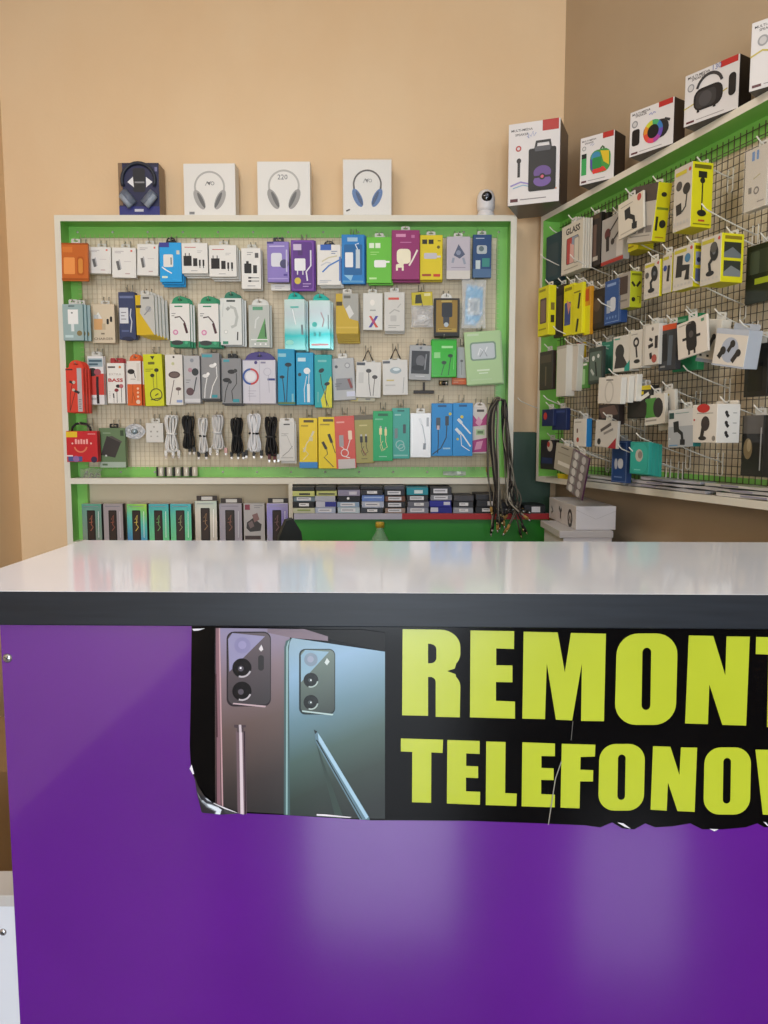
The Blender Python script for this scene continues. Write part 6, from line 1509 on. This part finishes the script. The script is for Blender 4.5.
# fifth row
ri(542, 553, 409, 426, .12, 'small navy pouch with red dot, far left', 'pouch', '1f2a52', [('c', .3, .4, .16, 'b83a2a')], t=.014)
ri(552, 566, 408, 430, .11, 'navy pouch right of the smaller navy pouch', 'pouch', '222f5a', [('r', .2, .1, .9, .2, '3a4a80')], t=.014)
ri(573.5, 586, 418.5, 447, .13, 'small white box with blue side panel', 'box', 'd3cec4', [('l', [(.3, .35), (.3, .5)], .1, '6a4a44'), ('c', .35, .75, .1, 'a8483c'), ('r', .1, .1, .6, .14, '9a948a')], xr=592, side='2a78b0')
ri(595.5, 617.5, 420, 448, .12, 'white card with a red triangle corner', 'card', 'cbc6bd', [('p', [(.6, 1), (.95, .6), (.95, 1)], 'a82c38'), ('l', [(.25, .4), (.7, .12)], .08, '5a5450'), ('c', .2, .8, .08, '33302e'), ('l', [(.4, .5), (.8, .3)], .06, '8a8480')], t=.008, roll=3)
ri(540.5, 553.5, 440, 470, .09, 'dark crumpled pouch in the lower left corner', 'pouch', '231f22', [('c', .7, .2, .2, 'c8c0b0', .2), ('c', .6, .15, .1, 'b83a2a'), ('r', .1, .6, .9, .8, '1f2c56')], t=.02)
ri(556, 574, 446, 474, .15, 'grey-beige tilted card with a white sticker', 'card', 'aaa392', [('r', .2, .62, .85, .76, 'd8d4ca'), ('r', .3, .08, .7, .12, '5a544a'), ('r', .15, .3, .8, .34, '8e8878')], t=.006, roll=10, n=2, step=(.006, 0))
ri(557.5, 568.5, 474.5, 479.5, .1, 'tiny yellow tag peeking under the tilted card', 'card', 'cbb91e', [], t=.004, tab='in', hook=False)
ringc = [x for j in range(5) for x in (('rr', .08, .03 + j * .195, .48, .19 + j * .195, .04, '8d8a88'), ('c', .28, .11 + j * .195, .12, 'c9c6c2'), ('rr', .55, .03 + j * .195, .93, .19 + j * .195, .04, '7a7472'), ('c', .74, .11 + j * .195, .12, 'b9b4b2'))]
ri(572, 588.5, 454, 499, .16, 'slanted card of ten small ring holders', 'card', '77696c', ringc, t=.006, roll=17, side='55304a')
ri(611.5, 626.5, 441, 483.5, .09, 'blue car charger box near the bottom shelf', 'box', '27477e', [('rr', .42, .42, .75, .66, .14, 'c9cdd4'), ('c', .3, .55, .1, 'b4bac4', .2), ('l', [(.06, .03), (.94, .03), (.94, .97), (.06, .97), (.06, .03)], .02, '8aa0c8'), ('r', .15, .08, .6, .12, '8aa0c8'), ('r', .2, .85, .7, .88, '6a86b8')], xr=632, side='213d6e')
ri(630, 648, 442, 475, .15, 'rounded teal blister card with silver gadget', 'card', '2b9a8c', [('rr', .05, .04, .95, .97, .35, '33a899'), ('c', .5, .42, .2, 'b9b4a8'), ('c', .55, .4, .12, '8a8278'), ('r', .25, .85, .6, .88, '7ad0c4')], t=.01, n=4, step=(-.002, -.002), tab='in', film=False)

# empty hooks
for i, (px, py, d, wh) in enumerate((
        (552, 413, .13, 'empty hook at the far left above the navy pouches'), (586, 414, .15, 'empty hook above the small white box with blue side'), (609, 461, .13, 'empty hook left of the blue car charger box'),
        (682, 470, .16, 'lowest empty hook with a looped mount right of the teal blisters'), (670, 467, .16, 'empty hook just left of the lowest looped one'), (722, 462, .15, 'empty hook below the red-capped holder box'),
        (729, 388, .13, 'empty hook above the red-capped holder box'), (757, 235, .15, 'empty hook between the blister box and the dark green bag'), (667, 256, .13, 'empty hook over the narrow lens dot box'),
        (645, 322, .15, 'empty hook curving above the stand picture box'), (600, 348, .16, 'empty hook over the black framed clear pack'), (745, 305, .15, 'empty hook right of the pale blue disc box'),
        (612, 276, .14, 'empty hook above the upper blue charger box'), (580, 274, .14, 'empty hook above the yellow figure card'))):
    p = hit(px, py, RMESH, NR)
    add_hook(p + NR * .001, THR, d, wh, HGR, HOOKW)

# flat packets on the bottom board
for i, (u0, u1, k, c, nm) in enumerate(((.20, .52, 0, 'cfcbc8', 'lowest left'), (.24, .50, 1, 'd8d4d0', 'upper left'), (.54, .86, 0, 'b9b6ba', 'lowest middle'), (.56, .90, 1, 'cdc9cc', 'second middle'), (.60, .84, 2, 'bfbcc6', 'top middle'), (.90, 1.30, 0, 'd3cfca', 'lowest right'), (.88, 1.22, 1, 'c2bfbd', 'second right'), (.86, 1.14, 2, 'dedad4', 'topmost right'))):
    w = u1 - u0
    P = RO + D * ((u0 + u1) / 2) - NR * .003 + Vector((0, 0, .0185 + k * .0102))
    root = empty('flat_packet', place(P, THR + random.uniform(-.008, .008)))
    mb = MB(); n = 9; rnd = random.Random(80 + i); vs = []
    for j in range(2):
        for a in range(n):
            for zz in (0, 1):
                vs.append((-w / 2 + w * a / (n - 1), j * .048 + .002, (.0015 if zz == 0 else .008) + rnd.uniform(-.0012, .0012)))
    fs = []
    def ix(j, a, zz): return (j * n + a) * 2 + zz
    for a in range(n - 1):
        fs += [[ix(0, a, 0), ix(0, a + 1, 0), ix(0, a + 1, 1), ix(0, a, 1)], [ix(1, a, 1), ix(1, a + 1, 1), ix(1, a + 1, 0), ix(1, a, 0)], [ix(0, a, 1), ix(0, a + 1, 1), ix(1, a + 1, 1), ix(1, a, 1)], [ix(0, a, 0), ix(1, a, 0), ix(1, a + 1, 0), ix(0, a + 1, 0)]]
    fs += [[ix(0, 0, 0), ix(0, 0, 1), ix(1, 0, 1), ix(1, 0, 0)], [ix(0, n - 1, 0), ix(1, n - 1, 0), ix(1, n - 1, 1), ix(0, n - 1, 1)]]
    mb.add(vs, fs, mat(c, .22)); mb.build('packet_body', root)
    mb = MB(); mb.box(-w * .3, .0005, .003, -w * .1, .0012, .007, mat('9a96a8', .4)); mb.build('printed_label', root)
    tag(root, 'flat silvery packet lying on the bottom board, %s of the pile' % nm, 'packet', 'flat packets on the right cabinet bottom board')

# boxes in the corner under the right pegboard
zb0 = 1.0
rootb, yw = corner_box(575.7, 506.5, 530, 549, 517.5, 615.5, zb0, 'cardboard_box', 'greyish white carton with small black symbols, under the right pegboard', 'box', 'cfcbcb',
                       [('l', [(.1, .4), (.16, .6), (.1, .7)], .03, '33302e'), ('l', [(.4, .3), (.46, .5), (.46, .8)], .035, '33302e'), ('l', [(.5, .35), (.46, .5)], .03, '33302e'), ('ring', .8, .6, .08, .05, '33302e'), ('l', [(.74, .9), (.8, .5), (.86, .9)], .02, '33302e')], dmax=.22,
                       side_art=[('l', [(0, .15), (.5, .55), (1, .2)], .006, 'a8a4a4')], side='d8d5d8')
Eq = hit(563.5, 531.5, (0, 0, zb0 - .002), (0, 0, 1))
xr_ = hit(613, 533, (0, Eq.y, 0), (0, 1, 0)).x
root = empty('storage_unit', place((Eq.x, Eq.y, 0)))
sw = xr_ - Eq.x
mb = MB(); mb.box(-.012, -.004, zb0 - .02, sw, .27, zb0 - .0005, mat('c9c5c6', .4), bev=.001); mb.build('top', root)
mb = MB(); mb.box(0, 0, 0, sw - .003, .265, zb0 - .02, mat('d9d6da', .4)); mb.build('body', root)
mb = MB(); mb.box(.006, -.012, .5, sw - .008, -.0005, zb0 - .04, mat('dedbe0', .4), bev=.001); o = mb.build('door', root)
mb = MB(); mb.tube([(.03, -.02, .7), (.03, -.02, .8)], .004, mat('a9a9a9', .3, .8), 8); mb.build('handle', o)
tag(root, 'small white storage unit in the corner under the white carton', 'cabinet')
